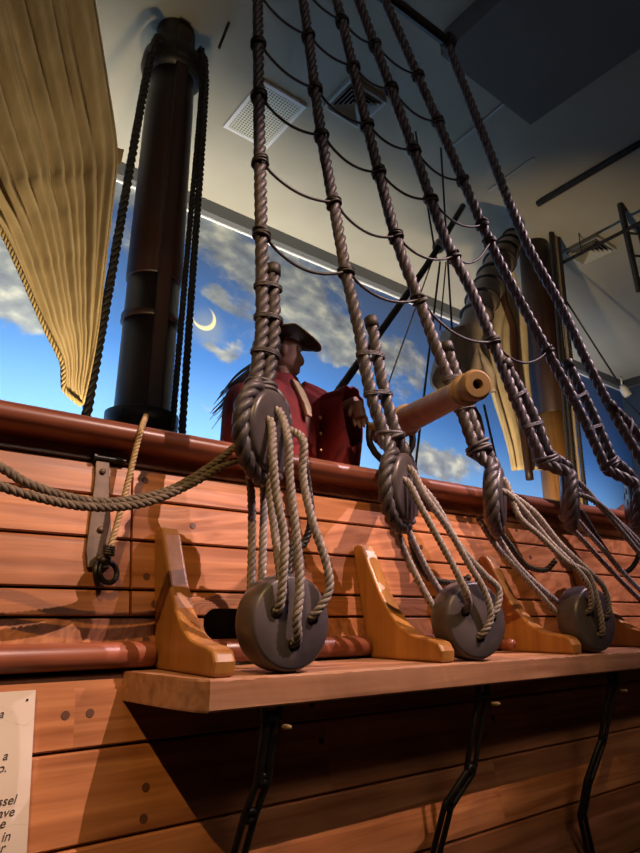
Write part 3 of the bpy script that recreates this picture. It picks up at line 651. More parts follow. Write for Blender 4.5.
# lanyards: front parts as they run from upper to lower holes, rear parts behind
LF = [
 [[(0.7892, 1.2700, 1.9724), (0.7858, 1.2350, 1.9318), (0.7955, 1.2250, 1.8753), (0.8046, 1.2220, 1.7845), (0.8271, 1.2180, 1.6834), (0.8257, 1.2140, 1.6204), (0.7955, 1.2120, 1.5564), (0.7872, 1.2350, 1.5196), (0.8043, 1.2700, 1.5111)],
  [(0.8249, 1.2700, 1.9982), (0.8236, 1.2350, 1.9728), (0.8391, 1.2250, 1.9208), (0.8449, 1.2220, 1.8191), (0.8636, 1.2160, 1.6740), (0.8708, 1.2120, 1.5696), (0.8632, 1.2120, 1.4912), (0.8500, 1.2280, 1.4453), (0.8735, 1.2700, 1.4347)],
  [(0.8653, 1.2700, 2.0118), (0.8769, 1.2450, 1.9857), (0.8926, 1.2350, 1.9323), (0.8935, 1.2350, 1.8405), (0.9112, 1.2200, 1.7267), (0.9501, 1.2140, 1.6266), (0.9575, 1.2120, 1.5603), (0.9400, 1.2250, 1.5092), (0.9621, 1.2700, 1.4906)],
  [(0.8162, 1.2800, 1.8897), (0.8376, 1.3000, 1.8056), (0.8458, 1.2800, 1.6787), (0.8456, 1.2500, 1.5703), (0.8617, 1.2600, 1.5364)]],
 [[(1.2656, 1.2750, 1.9073), (1.2630, 1.2450, 1.8777), (1.3257, 1.2350, 1.7923), (1.4078, 1.2220, 1.6671), (1.4433, 1.2160, 1.6086), (1.4689, 1.2120, 1.5612), (1.4814, 1.2250, 1.5307), (1.5238, 1.2700, 1.5058)],
  [(1.3006, 1.2750, 1.9399), (1.2977, 1.2450, 1.9064), (1.3447, 1.2380, 1.8361), (1.4261, 1.2280, 1.7446), (1.4986, 1.2180, 1.6426), (1.5480, 1.2120, 1.5743), (1.5719, 1.2120, 1.5029), (1.5631, 1.2250, 1.4491), (1.6087, 1.2700, 1.4301)],
  [(1.3345, 1.2750, 1.9356), (1.3320, 1.2500, 1.8998), (1.3827, 1.2420, 1.8259), (1.4669, 1.2280, 1.7032), (1.5614, 1.2180, 1.6217), (1.6227, 1.2140, 1.5761), (1.6372, 1.2180, 1.5351), (1.6394, 1.2350, 1.4942), (1.6792, 1.2700, 1.4820)]],
 [[(1.7639, 1.2800, 1.9669), (1.7561, 1.2500, 1.9224), (1.8261, 1.2400, 1.8496), (1.9456, 1.2300, 1.7488), (2.0603, 1.2220, 1.6757), (2.1344, 1.2140, 1.6055), (2.1719, 1.2140, 1.5409), (2.2051, 1.2350, 1.4966), (2.2632, 1.2700, 1.4789)],
  [(1.7736, 1.2750, 1.9251), (1.7612, 1.2500, 1.8817), (1.7994, 1.2400, 1.8231), (1.8977, 1.2320, 1.7626), (2.0276, 1.2240, 1.6845), (2.1572, 1.2160, 1.6307), (2.2472, 1.2120, 1.5557), (2.2875, 1.2220, 1.4791), (2.3327, 1.2600, 1.4360)],
  [(1.8153, 1.2750, 1.9409), (1.8228, 1.2550, 1.9104), (1.8966, 1.2450, 1.8469), (2.0151, 1.2320, 1.7434), (2.1366, 1.2220, 1.6688), (2.2428, 1.2150, 1.5980), (2.3014, 1.2220, 1.5567), (2.3684, 1.2600, 1.5145)]],
 [[(2.2469, 1.2800, 2.0286), (2.2515, 1.2500, 1.9881), (2.3686, 1.2400, 1.9087), (2.5940, 1.2300, 1.7659), (2.7747, 1.2200, 1.6443), (2.9219, 1.2180, 1.5041), (3.0349, 1.2700, 1.4747)],
  [(2.2821, 1.2800, 1.9929), (2.2949, 1.2500, 1.9577), (2.4183, 1.2400, 1.8657), (2.6212, 1.2300, 1.7192), (2.8556, 1.2200, 1.5647), (2.9859, 1.2180, 1.4223), (3.0945, 1.2700, 1.3982)],
  [(2.3214, 1.2800, 1.9734), (2.3630, 1.2500, 1.9334), (2.5139, 1.2400, 1.8419), (2.7085, 1.2300, 1.7237), (2.9564, 1.2200, 1.5787), (3.1121, 1.2180, 1.5043), (3.2315, 1.2700, 1.4736)]],
 [[(2.7487, 1.2800, 2.0511), (2.7971, 1.2500, 1.9984), (3.1963, 1.2400, 1.7957), (3.9300, 1.2300, 1.5805), (4.1546, 1.2400, 1.5052)],
  [(2.7964, 1.2800, 2.0298), (2.8362, 1.2500, 1.9491), (3.2391, 1.2400, 1.7427), (3.9724, 1.2300, 1.5303), (4.2047, 1.2400, 1.4373)]]]
LB = [
 [[(0.8049, 1.3700, 1.9064), (0.8238, 1.3700, 1.8149), (0.8257, 1.3600, 1.6847), (0.8183, 1.3450, 1.5611)], [(0.8551, 1.3700, 1.8949), (0.8647, 1.3700, 1.7931), (0.8590, 1.3600, 1.6743), (0.8505, 1.3450, 1.5498)],
  [(0.9617, 1.3300, 1.9228), (1.0014, 1.3600, 1.8489), (1.0198, 1.3700, 1.7543), (0.9931, 1.3700, 1.6841), (0.9568, 1.3700, 1.6817), (0.9260, 1.3450, 1.5390)]],
 [[(1.3271, 1.3700, 1.7975), (1.3723, 1.3650, 1.6936), (1.4255, 1.3550, 1.5966), (1.4793, 1.3450, 1.5117)], [(1.3826, 1.3700, 1.7872), (1.4335, 1.3650, 1.6912), (1.4843, 1.3550, 1.6074), (1.5448, 1.3450, 1.5299)],
  [(1.4096, 1.3800, 1.7750), (1.4390, 1.3800, 1.6741), (1.4983, 1.3800, 1.6151), (1.6044, 1.3700, 1.6026), (1.6448, 1.3400, 1.6216)]],
 [[(1.7468, 1.3700, 1.8272), (1.8282, 1.3650, 1.7355), (1.9506, 1.3550, 1.6402), (2.1745, 1.3450, 1.4788)], [(1.7826, 1.3700, 1.8517), (1.9040, 1.3650, 1.7051), (2.0305, 1.3550, 1.6113), (2.2273, 1.3450, 1.5072)],
  [(1.8280, 1.3800, 1.8431), (1.9411, 1.3800, 1.7369), (2.0373, 1.3900, 1.6778), (2.1353, 1.3800, 1.6669), (2.1524, 1.3400, 1.7023)]],
 [[(2.2635, 1.3700, 1.8830), (2.4505, 1.3650, 1.7680), (2.6758, 1.3550, 1.6261), (3.0520, 1.3450, 1.4226)], [(2.3273, 1.3700, 1.9136), (2.5319, 1.3650, 1.7814), (2.8003, 1.3550, 1.6085), (3.1793, 1.3450, 1.4381)],
  [(2.4365, 1.3800, 1.9259), (2.6438, 1.3800, 1.7305), (2.7412, 1.3800, 1.6841), (2.8325, 1.3700, 1.7308), (2.8302, 1.3400, 1.8032)]],
 [[(2.8414, 1.3700, 1.9423), (3.1800, 1.3650, 1.8142), (3.9978, 1.3450, 1.5837)]]]
for i in range(5):
    bm = bmesh.new()
    th_ = thing('lanyard', ORD[i] + ' set of light lanyards from the left, between upper and lower deadeye', 'rope', LF[i][0][0], 'lanyards between the deadeyes')
    rr = (.0112, .0108, .0108, .011, .011)[i]
    for k, p in enumerate(LF[i]):
        if k < 3:      # reeve each end through its own hole
            hu, fu = UE[i]; hl, fl = LE[i]; a = hu[k if k < len(hu) else 1]; b = hl[(0, 2, 1)[k] if len(LF[i]) > 2 else k]
            m_ = -3 if (i, k) in ((2, 0), (1, 2), (0, 0), (2, 1)) else -2; p = [a - fu[1] * .035, a + fu[1] * .006] + [V(q) for q in p[2:m_]] + [b + fl[1] * .012 + V((0, 0, .012)), b - fl[1] * .04]
            pass
        obj('front_rope', ROPE(p, rr, rr * 4.3, per=8), 'hemp', th_, True)
    for k, p in enumerate(LB[i]): obj('rear_rope', ROPE(p, rr, rr * 4.3, per=8), 'hemp' if k < 2 else 'tardark', th_, True)

# ratlines: one cord per level, hitched round every shroud it crosses
SHD = [smooth_path(p, .01) for p in SH]
# heights (m) at which each ratline is hitched to shrouds one to five
RATZ = [[(0, 2.622), (1, 2.615), (2, 2.628), (3, 2.574), (4, 2.646)], [(0, 2.919), (1, 2.899), (2, 2.888), (3, 2.935), (4, 3.148)], [(0, 3.229), (1, 3.207), (2, 3.193), (3, 3.207), (4, 3.229)], [(0, 3.502), (1, 3.446), (2, 3.426), (3, 3.457), (4, 3.461)], [(0, 3.797), (1, 3.752), (2, 3.747), (3, 3.778), (4, 3.765)], [(1, 4.057), (2, 4.015), (3, 4.019), (4, 4.025)]]
rl = ['lowest ratline, sagging just above the man', 'second ratline from the bottom', 'third ratline from the bottom', 'fourth ratline from the bottom', 'fifth ratline from the bottom', 'topmost ratline, near the upper frame edge']
def at_h(i, z): return min(SHD[i], key=lambda v: abs(v.z - z))
for j, zs in enumerate(RATZ):
    hit = [(i, at_h(i, z)) for i, z in zs]
    t = thing('ratline', rl[j] + ', dark cord across the shrouds', 'rope', hit[0][1], 'ratlines across the shrouds')
    for (ia, a), (ib, b) in zip(hit, hit[1:]):
        off = V((0, -.012, 0)); sag = (.055 + .02 * random.random()) * (b - a).length / .4
        pts = [a + off] + [a.lerp(b, f) + off * .5 + V((0, 0, -sag * 4 * f * (1 - f) * (1.15 - .3 * f))) for f in (.12, .3, .5, .7, .88)] + [b + off]
        obj('cord', TUBE(pts, .0052, 7, .02), 'tardark', t, True)
    for i, p in hit:
        q = at_h(i, p.z + .05); dd = (q - p).normalized(); bm = bmesh.new()
        for k in range(3): torus(bm, p + dd * (.009 * k - .009), dd + V((random.uniform(-.3, .3), random.uniform(-.3, .3), 0)), RR[i] * 1.22, .0052, 18, 6)
        obj('hitch', bm, 'tardark', t, True)

# chain plates below the channel
def link_long(bm, a, b, w_, r):
    a = V(a); b = V(b); d = (b - a); l = d.length; d.normalize(); s = V((1, 0, 0)); s = (s - d * s.dot(d)).normalized(); pts = []
    for k in range(9): an = pi * k / 8; pts.append(a + s * cos(an) * w_ - d * sin(an) * w_ * .8 + d * w_ * .8)
    for k in range(9): an = pi + pi * k / 8; pts.append(b + s * cos(an) * w_ - d * sin(an) * w_ * .8 - d * w_ * .8)
    n = len(pts); tube(bm, pts, r, 8, closed=True)
cl = ['first chain plate from the left, black iron links under the nearest deadeye', 'second chain plate from the left, black open link hanging under the channel', 'third chain plate from the left, thin black links at lower right']
CH = [[(0.8481, 1.2900, 1.3026), (0.8544, 1.3300, 1.1395), (0.8413, 1.3600, 1.0636), (0.8264, 1.4000, 0.9361)], [(1.6156, 1.3000, 1.2917), (1.5893, 1.3450, 1.0606), (1.5139, 1.3700, 0.9792), (1.4677, 1.4000, 0.8235)], [(2.3907, 1.3100, 1.2770), (2.3449, 1.3550, 1.0578), (2.2639, 1.3800, 0.9341), (2.2352, 1.4000, 0.8314), (2.3042, 1.4200, 0.6462)]]
for i in range(3):
    t = thing('chain_plate', cl[i], 'chain', CH[i][0], 'iron chain plates under the channel'); p = [V(q) for q in CH[i]]
    top = p[0] + V((.0, 0, .03)); 
    bm = bmesh.new(); tube(bm, [top + V((-.018, 0, 0)), p[0] + V((-.020, 0, -.035))], .008, 8); tube(bm, [top + V((.024, 0, 0)), p[0] + V((.024, 0, -.03))], .010, 8)
    obj('upper_strap', bm, 'iron', t, True)
    bm = bmesh.new(); link_long(bm, p[0] + V((0, 0, -.02)), p[1], .019 if i else .012, .0075 if i else .0125); obj('long_link', bm, 'iron', t, True)
    for a, b in zip(p[1:], p[2:]):
        bm = bmesh.new(); d = (b - a).normalized(); link_long(bm, a - d * .015, b + d * .006, .015, .0085); obj('link', bm, 'iron', t, True)
    obj('toggle_pin', LATHE([(0, .006), (.02, .006), (.026, .003)], p[0] + V((.026, -.012, -.045)), (.2, -1, .1), 10), 'manila', t, True)
    e = p[-1]; bm = bmesh.new(); lathe(bm, [(0, .012), (max(.02, HY(e.z) - e.y + .01), .012)], e, (0, 1, 0), 12); obj('bolt', bm, 'iron', t, True)

# swagged ropes at the left
for k, (lab, pts) in enumerate((('upper of the two brown ropes swagged across the gunport', [(0.0643, 1.4000, 1.8568), (0.1559, 1.4000, 1.8211), (0.2331, 1.4000, 1.7970), (0.2851, 1.4000, 1.7718), (0.3589, 1.4000, 1.7525), (0.4467, 1.4000, 1.7466), (0.5252, 1.3950, 1.7615), (0.6109, 1.3850, 1.7940), (0.6963, 1.3700, 1.8556), (0.7681, 1.3650, 1.9211), (0.8393, 1.4000, 1.9716)]),
      ('lower of the two brown ropes swagged across the gunport', [(0.0720, 1.3800, 1.7994), (0.1597, 1.3800, 1.7765), (0.2352, 1.3800, 1.7537), (0.3145, 1.3800, 1.7379), (0.3981, 1.3800, 1.7297), (0.4818, 1.3800, 1.7361), (0.5660, 1.3750, 1.7607), (0.6631, 1.3700, 1.8155), (0.7328, 1.3650, 1.8651), (0.8199, 1.4000, 1.9038)]))):
    tag(obj('swagged_rope', ROPE(pts, .0105, .046), 'swag', None, True), lab, 'rope', 'ropes swagged over the gunport')

# ================================================================== MASTS, SAILS, RUNNING RIGGING
def mast(label, x, y, r, m, z0=1.15):
    t = thing('ship_mast', label, 'mast', (x, y, z0), 'round wooden masts')
    n = 4.85
    zj = 3.72
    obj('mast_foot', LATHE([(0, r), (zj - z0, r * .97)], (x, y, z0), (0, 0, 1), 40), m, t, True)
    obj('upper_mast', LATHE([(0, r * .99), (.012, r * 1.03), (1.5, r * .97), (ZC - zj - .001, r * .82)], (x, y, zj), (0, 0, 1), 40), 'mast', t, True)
    return t
t = mast('thick dark brown mast at the left, rising into the ceiling', 1.41, 3.75, .185, 'mast')
obj('base_collar', LATHE([(-.10, .20), (-.09, .235), (.03, .235), (.045, .20)], (1.41, 3.75, 2.72), (0, 0, 1), 40), 'iron', t, True)
obj('mast_band', LATHE([(0, .184), (.003, .196), (.05, .196), (.053, .184)], (1.41, 3.75, 3.40), (0, 0, 1), 40), 'mast', t, True)
obj('mast_cap', LATHE([(0, .15), (.02, .21), (.08, .245), (.18, .235), (.34, .15), (.46, .07), (.475, .03)], (1.41, 3.75, 5.515), (0, 0, 1), 40), 'iron', t, True)
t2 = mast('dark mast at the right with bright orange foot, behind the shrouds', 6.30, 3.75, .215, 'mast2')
# cheeks and a fish running up the masts
obj('mast_fish', (lambda b: (box(b, 1.41 - .05, 1.41 + .05, 3.55, 3.60, 2.6, 5.9), b)[1])(bmesh.new()), 'mast', t, bevel=.01)
def ext(a, b, z):
    a = V(a); b = V(b); return tuple(a + (b - a) * ((z - a.z) / (b.z - a.z)))
def backstay(label, a, b, r, m='tardark', name='backstay', laid=True):
    return tag(obj(name, ROPE([a, b] if len(b) == 3 else [a, V(a).lerp(V(b[0]), .5), b[0], b[1]], r, r * 5, per=6) if laid else TUBE([a, b], r, 6, 1), m, None, True), label, 'rope')
backstay('black rope left of the dark mast, running up to the ceiling', ext((0.9787, 3.5000, 2.4572), (1.1438, 3.5000, 5.3742), 1.16), ((1.1438, 3.5000, 5.3742), (1.30, 3.66, 5.72)), .030)
backstay('inner black rope close beside the right side of the dark mast', ext((1.5379, 3.5500, 2.5322), (1.5714, 3.5500, 5.6085), 1.16), ((1.5714, 3.5500, 5.6085), (1.53, 3.66, 5.72)), .022)
backstay('outer black rope right of the dark mast', ext((1.5842, 3.5000, 2.5095), (1.5808, 3.5000, 5.4538), 1.16), ((1.5808, 3.5000, 5.4538), (1.56, 3.66, 5.74)), .026)
backstay('black cord hanging from the ceiling above the dark mast', (1.6258, 3.4000, 5.6923), (1.7908, 3.4000, 6.4001), .012)
# diagonal stay
o = thing('spar_lashing', 'dark diagonal spar slanting up from behind the man to the knotted rope', 'spar', (2.6175, 3.2000, 3.0290))
obj('spar', TUBE([ext((3.7248, 3.3000, 4.4974), (2.5896, 3.2000, 2.9925), 1.16), (2.5896, 3.2000, 2.9925), (3.7248, 3.3000, 4.4974), (4.4081, 3.3500, 5.4950)], .030, 10, .2), 'tardark', o, True)
bm = bmesh.new(); a = V((3.9320, 3.3100, 4.7923))
for k in range(3): torus(bm, a + V((.02 * k, 0, .03 * k)), (V((4.4081, 3.3500, 5.4950)) - V((3.7248, 3.3000, 4.4974))), .045, .014, 18, 6)
obj('knot', bm, 'manila', o, True)
backstay('thin light cord running beside the diagonal spar to its knot', (2.9821, 3.2500, 2.8244), (3.8902, 3.3000, 4.7491), .006, 'manila', 'thin_cord', False)
for lab, a, b, r in (('thin brown halyard left of the fourth shroud', (3.8831, 3.3000, 4.6614), ext((3.8831, 3.3000, 4.6614), (3.5895, 3.3000, 6.8067), 5.99), .010), ('thin brown halyard just right of the fourth shroud', (4.0396, 3.3000, 3.9767), ext((4.0396, 3.3000, 3.9767), (4.0799, 3.3000, 7.4814), 5.99), .010),
                     ('thin dark cord dropping from the knot towards the gun', (3.9356, 3.3000, 4.6393), ext((3.9356, 3.3000, 4.6393), (3.5718, 3.3000, 3.0299), 1.16), .010), ('short cord below the spar knot, leaning right', (4.0210, 3.3000, 4.6719), (3.8756, 3.3000, 3.9280), .007),
                     ('thin rope from the aft mast down to the hanging spotlight', (6.2706, 3.5000, 5.3127), (7.4609, 3.5000, 4.3434), .012), ('thin cord slanting down to the right from the hanging spotlight', (7.5104, 3.5000, 4.1652), (8.0408, 3.5000, 3.9490), .008),
                     ('straight black rope dropping past the tackle block to the rail', (4.2815, 3.2000, 3.2816), ext((4.2815, 3.2000, 3.2816), (4.1844, 3.0000, 2.3951), 1.16), .012)):
    backstay(lab, a, b, r, 'tardark', 'halyard', False)
# ropes bunched along the aft mast
for k, (lab, a, b) in enumerate((('leftmost of four ropes bunched at the aft mast', (6.1972, 3.4500, 5.8816), (5.9722, 3.4500, 2.9784)), ('second of four ropes bunched at the aft mast', (6.2253, 3.4400, 5.8878), (6.0484, 3.4400, 2.9655)),
                                 ('third of four ropes bunched at the aft mast, pale tan', (6.3318, 3.4600, 5.9421), (6.1741, 3.4600, 2.9425)), ('rightmost of four ropes bunched at the aft mast', (6.3845, 3.4500, 5.9584), (6.2424, 3.4500, 2.8838)))):
    backstay(lab, ext(a, b, 1.16), ext(a, b, 5.99), .022 if k != 2 else .018, 'tardark' if k != 2 else 'manila', 'mast_rope')

def cloth(name, edgeA, edgeB, ny, nx, fold, nf, m, lab, parent=None, th=.004, ph=0., pinch=None):
    """hanging cloth between two edge curves (top to bottom), folded in depth"""
    bm = bmesh.new(); A = smooth_path(edgeA, .02); B = smooth_path(edgeB, .02); g = []
    for i in range(ny + 1):
        a = A[int(i / ny * (len(A) - 1))]; b = B[int(i / ny * (len(B) - 1))]; row = []; v = i / ny
        for j in range(nx + 1):
            u = j / nx; p = a.lerp(b, u); wd = (b - a).length
            f = sin(2 * pi * (nf * u + ph) + 1.3 * sin(5 * u)) + .5 * sin(2 * pi * (nf * 2.3 * u) + 2 + v * 1.5) + .35 * noise.noise(V((u * 9, v * 1.5, 3)))
            f -= 3.4 * max(0, noise.noise(V((u * 8 + 1, v * 1.1, 8))))
            p = p + V((.25, -1, 0)) * fold * (1.7 - v) * f * (min(1, wd / .8) ** .5)
            row.append(bm.verts.new(p))
        g.append(row)
    for i in range(ny):
        for j in range(nx): bm.faces.new((g[i][j], g[i][j + 1], g[i + 1][j + 1], g[i + 1][j]))
    o = obj(name, bm, m, parent, True); s = o.modifiers.new('s', 'SOLIDIFY'); s.thickness = th
    return o
t = thing('ship_sail', 'cream folded sail hanging at the upper left, bright yellow at its low corner', 'sail', (0.5653, 2.9000, 3.5140))
eL = [(-0.5204, 2.9000, 4.7603), (-0.1491, 2.9000, 3.9416), (0.1782, 2.9000, 3.3893), (0.3287, 2.9000, 3.2213), (0.4404, 2.9000, 3.0384), (0.5666, 2.9000, 2.8166), (0.6681, 2.9000, 2.6536), (0.6864, 2.9000, 2.5765), (0.7034, 2.9000, 2.5098), (0.7833, 2.9000, 2.4567)]
eR = [(0.4086, 2.9000, 5.6896), (0.5354, 2.9000, 5.0681), (0.6028, 2.9000, 4.8136), (0.7196, 2.9000, 4.3463), (0.8109, 2.9000, 3.9393), (0.8196, 2.9000, 3.6318), (0.8206, 2.9000, 3.2063), (0.8207, 2.9000, 2.8660), (0.8097, 2.9000, 2.6481), (0.7919, 2.9000, 2.4636)]
cloth('canvas', eL, eR, 70, 220, .034, 9, 'sail', '', t)
obj('boltrope', ROPE([V(p) + V((0, -.02, 0)) for p in eL], .013, .07), 'sailrope', t, True)
obj('luff_rope', TUBE([V(p) + V((0, -.012, 0)) for p in eR], .006, 6, .04), 'sailrope', t, True)
bm = bmesh.new(); q = [V((0.8138, 2.9000, 3.9675)), V((0.8466, 2.8800, 3.9578)), V((0.8385, 2.8800, 3.8672)), V((0.8076, 2.9000, 3.8058))]
extrude_poly(bm, q, V((0, -.004, 0)), V((0, .004, 0))); obj('clew_patch', bm, 'sailrope', t)
# aft sail and furled gaff
t = thing('aft_sail', 'narrow cream sail hanging between the furled gaff and the aft mast', 'sail', (5.3651, 3.6000, 4.3669))
cloth('canvas', [(5.2720, 3.6000, 5.3490), (5.0182, 3.6000, 4.7368), (4.8174, 3.6000, 4.3011), (4.9160, 3.6000, 3.7941), (5.1264, 3.6000, 3.1963), (5.1800, 3.6000, 2.8941)], [(5.4299, 3.6000, 5.4361), (5.6066, 3.6000, 4.9966), (5.6515, 3.6000, 4.5715), (5.6257, 3.6000, 3.9635), (5.6930, 3.6000, 3.2942), (5.7070, 3.6000, 2.9685)], 50, 60, .035, 2.2, 'sail', '', t, ph=.1)
obj('hanging_rope', TUBE([(5.1924, 3.5000, 5.2177), (5.1789, 3.5000, 4.7469), (5.2980, 3.5000, 4.4868), (5.2698, 3.5000, 3.9595), (5.2867, 3.5000, 3.4138), (5.3195, 3.5000, 2.7935)], .04, 8, .1), 'mast', t, True)
t = thing('furled_gaff', 'furled canvas roll wound with dark spiral lashings, slanting up to the aft mast', 'sail', (4.4286, 3.4000, 4.1309))
ga = smooth_path([(5.6528, 3.6000, 5.7932), (5.2185, 3.5000, 5.2780), (4.8443, 3.4500, 4.7527), (4.5001, 3.4000, 4.2378), (4.3156, 3.4000, 3.8906), (4.2057, 3.4000, 3.6409)], .04)
rr = [.10 + .055 * sin(pi * min(1, i / len(ga) * 1.1)) * (1 + .12 * sin(i * 1.3)) for i in range(len(ga))]
bm = bmesh.new(); tube(bm, ga, rr, 20); obj('furled_canvas', bm, 'furl', t, True)
bm = bmesh.new()
for k in range(8):
    i_ = 2 + int(k * (len(ga) - 14) / 8); d = (ga[i_ + 1] - ga[i_]).normalized(); torus(bm, ga[i_], d + V((.3, 0, .2)), rr[i_] * 1.08, .018, 22, 6)
obj('spiral_lashing', bm, 'tardark', t, True)
cloth('loose_canvas', [(4.0307, 3.3500, 3.9934), (3.9714, 3.3500, 3.7788), (3.7907, 3.3500, 3.4661), (3.8833, 3.3500, 3.3581)], [(4.5639, 3.3500, 4.2805), (4.5904, 3.3500, 4.0004), (4.7427, 3.3500, 3.7579), (4.7454, 3.3500, 3.5523)], 20, 40, .05, 3, 'furl', '', t)
t = thing('tackle_block', 'long dark wooden block hanging beside the third shroud, under the gun muzzle', 'pulley', (3.9920, 3.1000, 3.0173))
bl = V((3.9920, 3.1000, 3.0173)); obj('block_shell', LATHE([(-.17, .02), (-.15, .05), (-.06, .075), (.06, .075), (.15, .05), (.17, .02)], bl, (-.25, 0, 1), 20), 'mast', t, True)
obj('block_strop', TUBE([bl + V((-.035, 0, .15)), bl + V((-.10, .06, .55)), V((4.2134, 3.3800, 3.6758))], .02, 8, .2), 'tardark', t, True)
t = thing('hanging_spotlight', 'small pale spotlight hanging by the ropes at the far right', 'lamp', (7.5515, 3.5000, 4.3101)); q = V((7.5474, 3.5000, 4.2955))
obj('lamp_housing', LATHE([(0, .03), (.05, .05), (.14, .055), (.16, .045)], q + V((0, 0, .02)), (.2, -.3, -1), 16), 'white', t, True)
obj('lamp_bracket', TUBE([q + V((0, 0, .02)), q + V((.02, 0, .15))], .012, 8, .2), 'white', t, True)

# ================================================================== SWIVEL GUN
Mz = V((1.4509, 1.1000, 2.1757)); Rz = V((1.8598, 1.8500, 2.3114)); ax = (Rz - Mz).normalized(); GL = (Rz - Mz).length
t = thing('swivel_gun', 'bronze swivel gun pointing out over the rail, muzzle upwards right', 'cannon', Rz + V((0, 0, -.9)))
g = .042
prof = [(.10, g * .34), (.004, g * .36), (0, g * .40), (0, g * .95), (.006, g * 1.10), (.02, g * 1.18), (.035, g * 1.14), (.045, g * .96), (.055, g * .90), (.075, g * .98), (.080, g * 1.18), (.088, g * 1.26), (.096, g * 1.18), (.100, g * .98),
        (.112, g * 1.0), (.116, g * 1.14), (.124, g * 1.14), (.128, g * .98), (GL - .14, g * 1.36), (GL - .135, g * 1.56), (GL - .125, g * 1.62), (GL - .115, g * 1.56), (GL - .11, g * 1.38), (GL - .06, g * 1.42), (GL - .055, g * 1.54), (GL - .045, g * 1.56), (GL - .035, g * 1.46),
        (GL + .22, g * 1.6), (GL + .225, g * 1.75), (GL + .25, g * 1.75), (GL + .26, g * 1.5), (GL + .29, g * .7), (GL + .31, g * .4), (GL + .33, g * .55), (GL + .36, g * .05)]
obj('barrel', LATHE(prof, Mz, ax, 40, cap=False), 'bronze', t, True).data.set_sharp_from_angle(angle=radians(40))
obj('bore', LATHE([(.03, g * .352), (.10, g * .335)], Mz, ax, 28), 'bore', t)
tr = Mz + ax * (GL + .14); sd = ax.cross(V((0, 0, 1))).normalized()
obj('trunnion', LATHE([(-.11, .022), (.11, .022)], tr, sd, 16), 'bronze', t, True)
obj('yoke', TUBE([tr + sd * .10 + V((0, 0, .02)), tr + sd * .10 + V((0, 0, -.08)), tr + sd * .05 + V((0, 0, -.15)), tr + V((0, 0, -.17)), tr - sd * .05 + V((0, 0, -.15)), tr - sd * .10 + V((0, 0, -.08)), tr - sd * .10 + V((0, 0, .02))], .016, 10, .03), 'iron', t, True)
obj('post', LATHE([(0, .07), (tr.z - 1.15 - .28, .055), (tr.z - 1.15 - .17, .025)], (tr.x, tr.y, 1.15), (0, 0, 1), 20), 'mast', t, True)

# ================================================================== THE MAN
HX = V((1.5683, 2.3000, 2.6737)); fdir = V((.93, -.37, 0)).normalized(); sdir = V((0, 0, 1)).cross(fdir)   # face direction, his left
man = thing('person', 'person in a red coat and black tricorn hat, standing behind the rail looking right', 'person', (1.6, 2.32, 1.15))
def head_bm(bm, c):
    """profile loft, origin at chin bottom"""
    rows_ = [(-.02, .035, .06, .045), (0, .075, .055, .035), (.012, .088, .06, .045), (.03, .090, .068, .055), (.045, .086, .075, .060), (.058, .093, .080, .062), (.07, .092, .084, .064), (.085, .090, .09, .067), (.10, .091, .094, .070),
             (.115, .090, .098, .072), (.125, .091, .10, .073), (.14, .096, .103, .075), (.16, .095, .104, .077), (.18, .088, .102, .075), (.20, .072, .092, .066), (.217, .045, .065, .047), (.228, .015, .025, .018)]
    rings = []
    for z, f, b_, w_ in rows_:
        ring = []
        for k in range(32):
            a = 2 * pi * k / 32; ca, sa = cos(a), sin(a)
            r = (f if ca > 0 else b_) * ca
            if abs(z - .088) < .03 and ca > .9: r += .026 * max(0, 1 - abs(z - .078) / .036) * ((ca - .9) / .1)
            if abs(z - .052) < .008 and ca > .85: r += .004
            if abs(z - .118) < .012 and .75 < ca < .97: r -= .008
            ring.append(bm.verts.new(c + fdir * r + sdir * w_ * sa + V((0, 0, z))))
        rings.append(ring)
    for A, B in zip(rings, rings[1:]):
        for k in range(32): bm.faces.new((A[k], A[(k + 1) % 32], B[(k + 1) % 32], B[k]))
    bm.faces.new(rings[0][::-1]); bm.faces.new(rings[-1])
chin = V((HX.x - .035, 2.3, 2.615))
bm = bmesh.new(); head_bm(bm, chin)
for s in (-1, 1): bmesh.ops.create_uvsphere(bm, u_segments=12, v_segments=8, radius=1, matrix=Matrix.Translation(chin + sdir * s * .074 + V((0, 0, .095)) - fdir * .008) @ Matrix.Rotation(math.atan2(fdir.y, fdir.x), 4, 'Z') @ Matrix.Diagonal((.018, .01, .032, 1)))
def limb(pts, rs, seg=16): tube(bm, smooth_path(pts, .02), None or interp(pts, rs), seg)
def interp(pts, rs):
    pa = smooth_path(pts, .02); seg_n = []
    P2 = [V(p) for p in pts]; out = []
    for q in pa:
        best = None
        for i in range(len(P2) - 1):
            d = P2[i + 1] - P2[i]; f = max(0, min(1, (q - P2[i]).dot(d) / d.length_squared)); e = (q - P2[i] - d * f).length
            if best is None or e < best[0]: best = (e, rs[i] * (1 - f) + rs[i + 1] * f)
        out.append(best[1])
    return out
nb = V((1.545, 2.33, 2.535))
bd = V((.35, -.94, 0)).normalized(); bs = V((0, 0, 1)).cross(bd)    # chest direction, his left is +bs
SL = nb + bs * .21 + V((0, 0, .012)); SR = nb - bs * .20 + V((0, 0, -.05))
limb([chin + V((-.015, .005, .03)), nb + V((0, 0, 0))], [.056, .064])
limb([nb + V((0, 0, .02)), nb + V((0, 0, -.12)), nb + V((0, 0, -.35)), nb + V((0, 0, -.55))], [.10, .15, .13, .16], 24)
limb([SR, nb + V((0, 0, -.03)), SL], [.06, .085, .06])
WL = V((1.8520, 2.1200, 2.4881)); EL = SL.lerp(WL, .5) + V((.02, .08, -.06))
WR = SR + V((-.05, -.02, -.52)) + bd * .12; ER = SR - bs * .07 + V((0, 0, -.27))
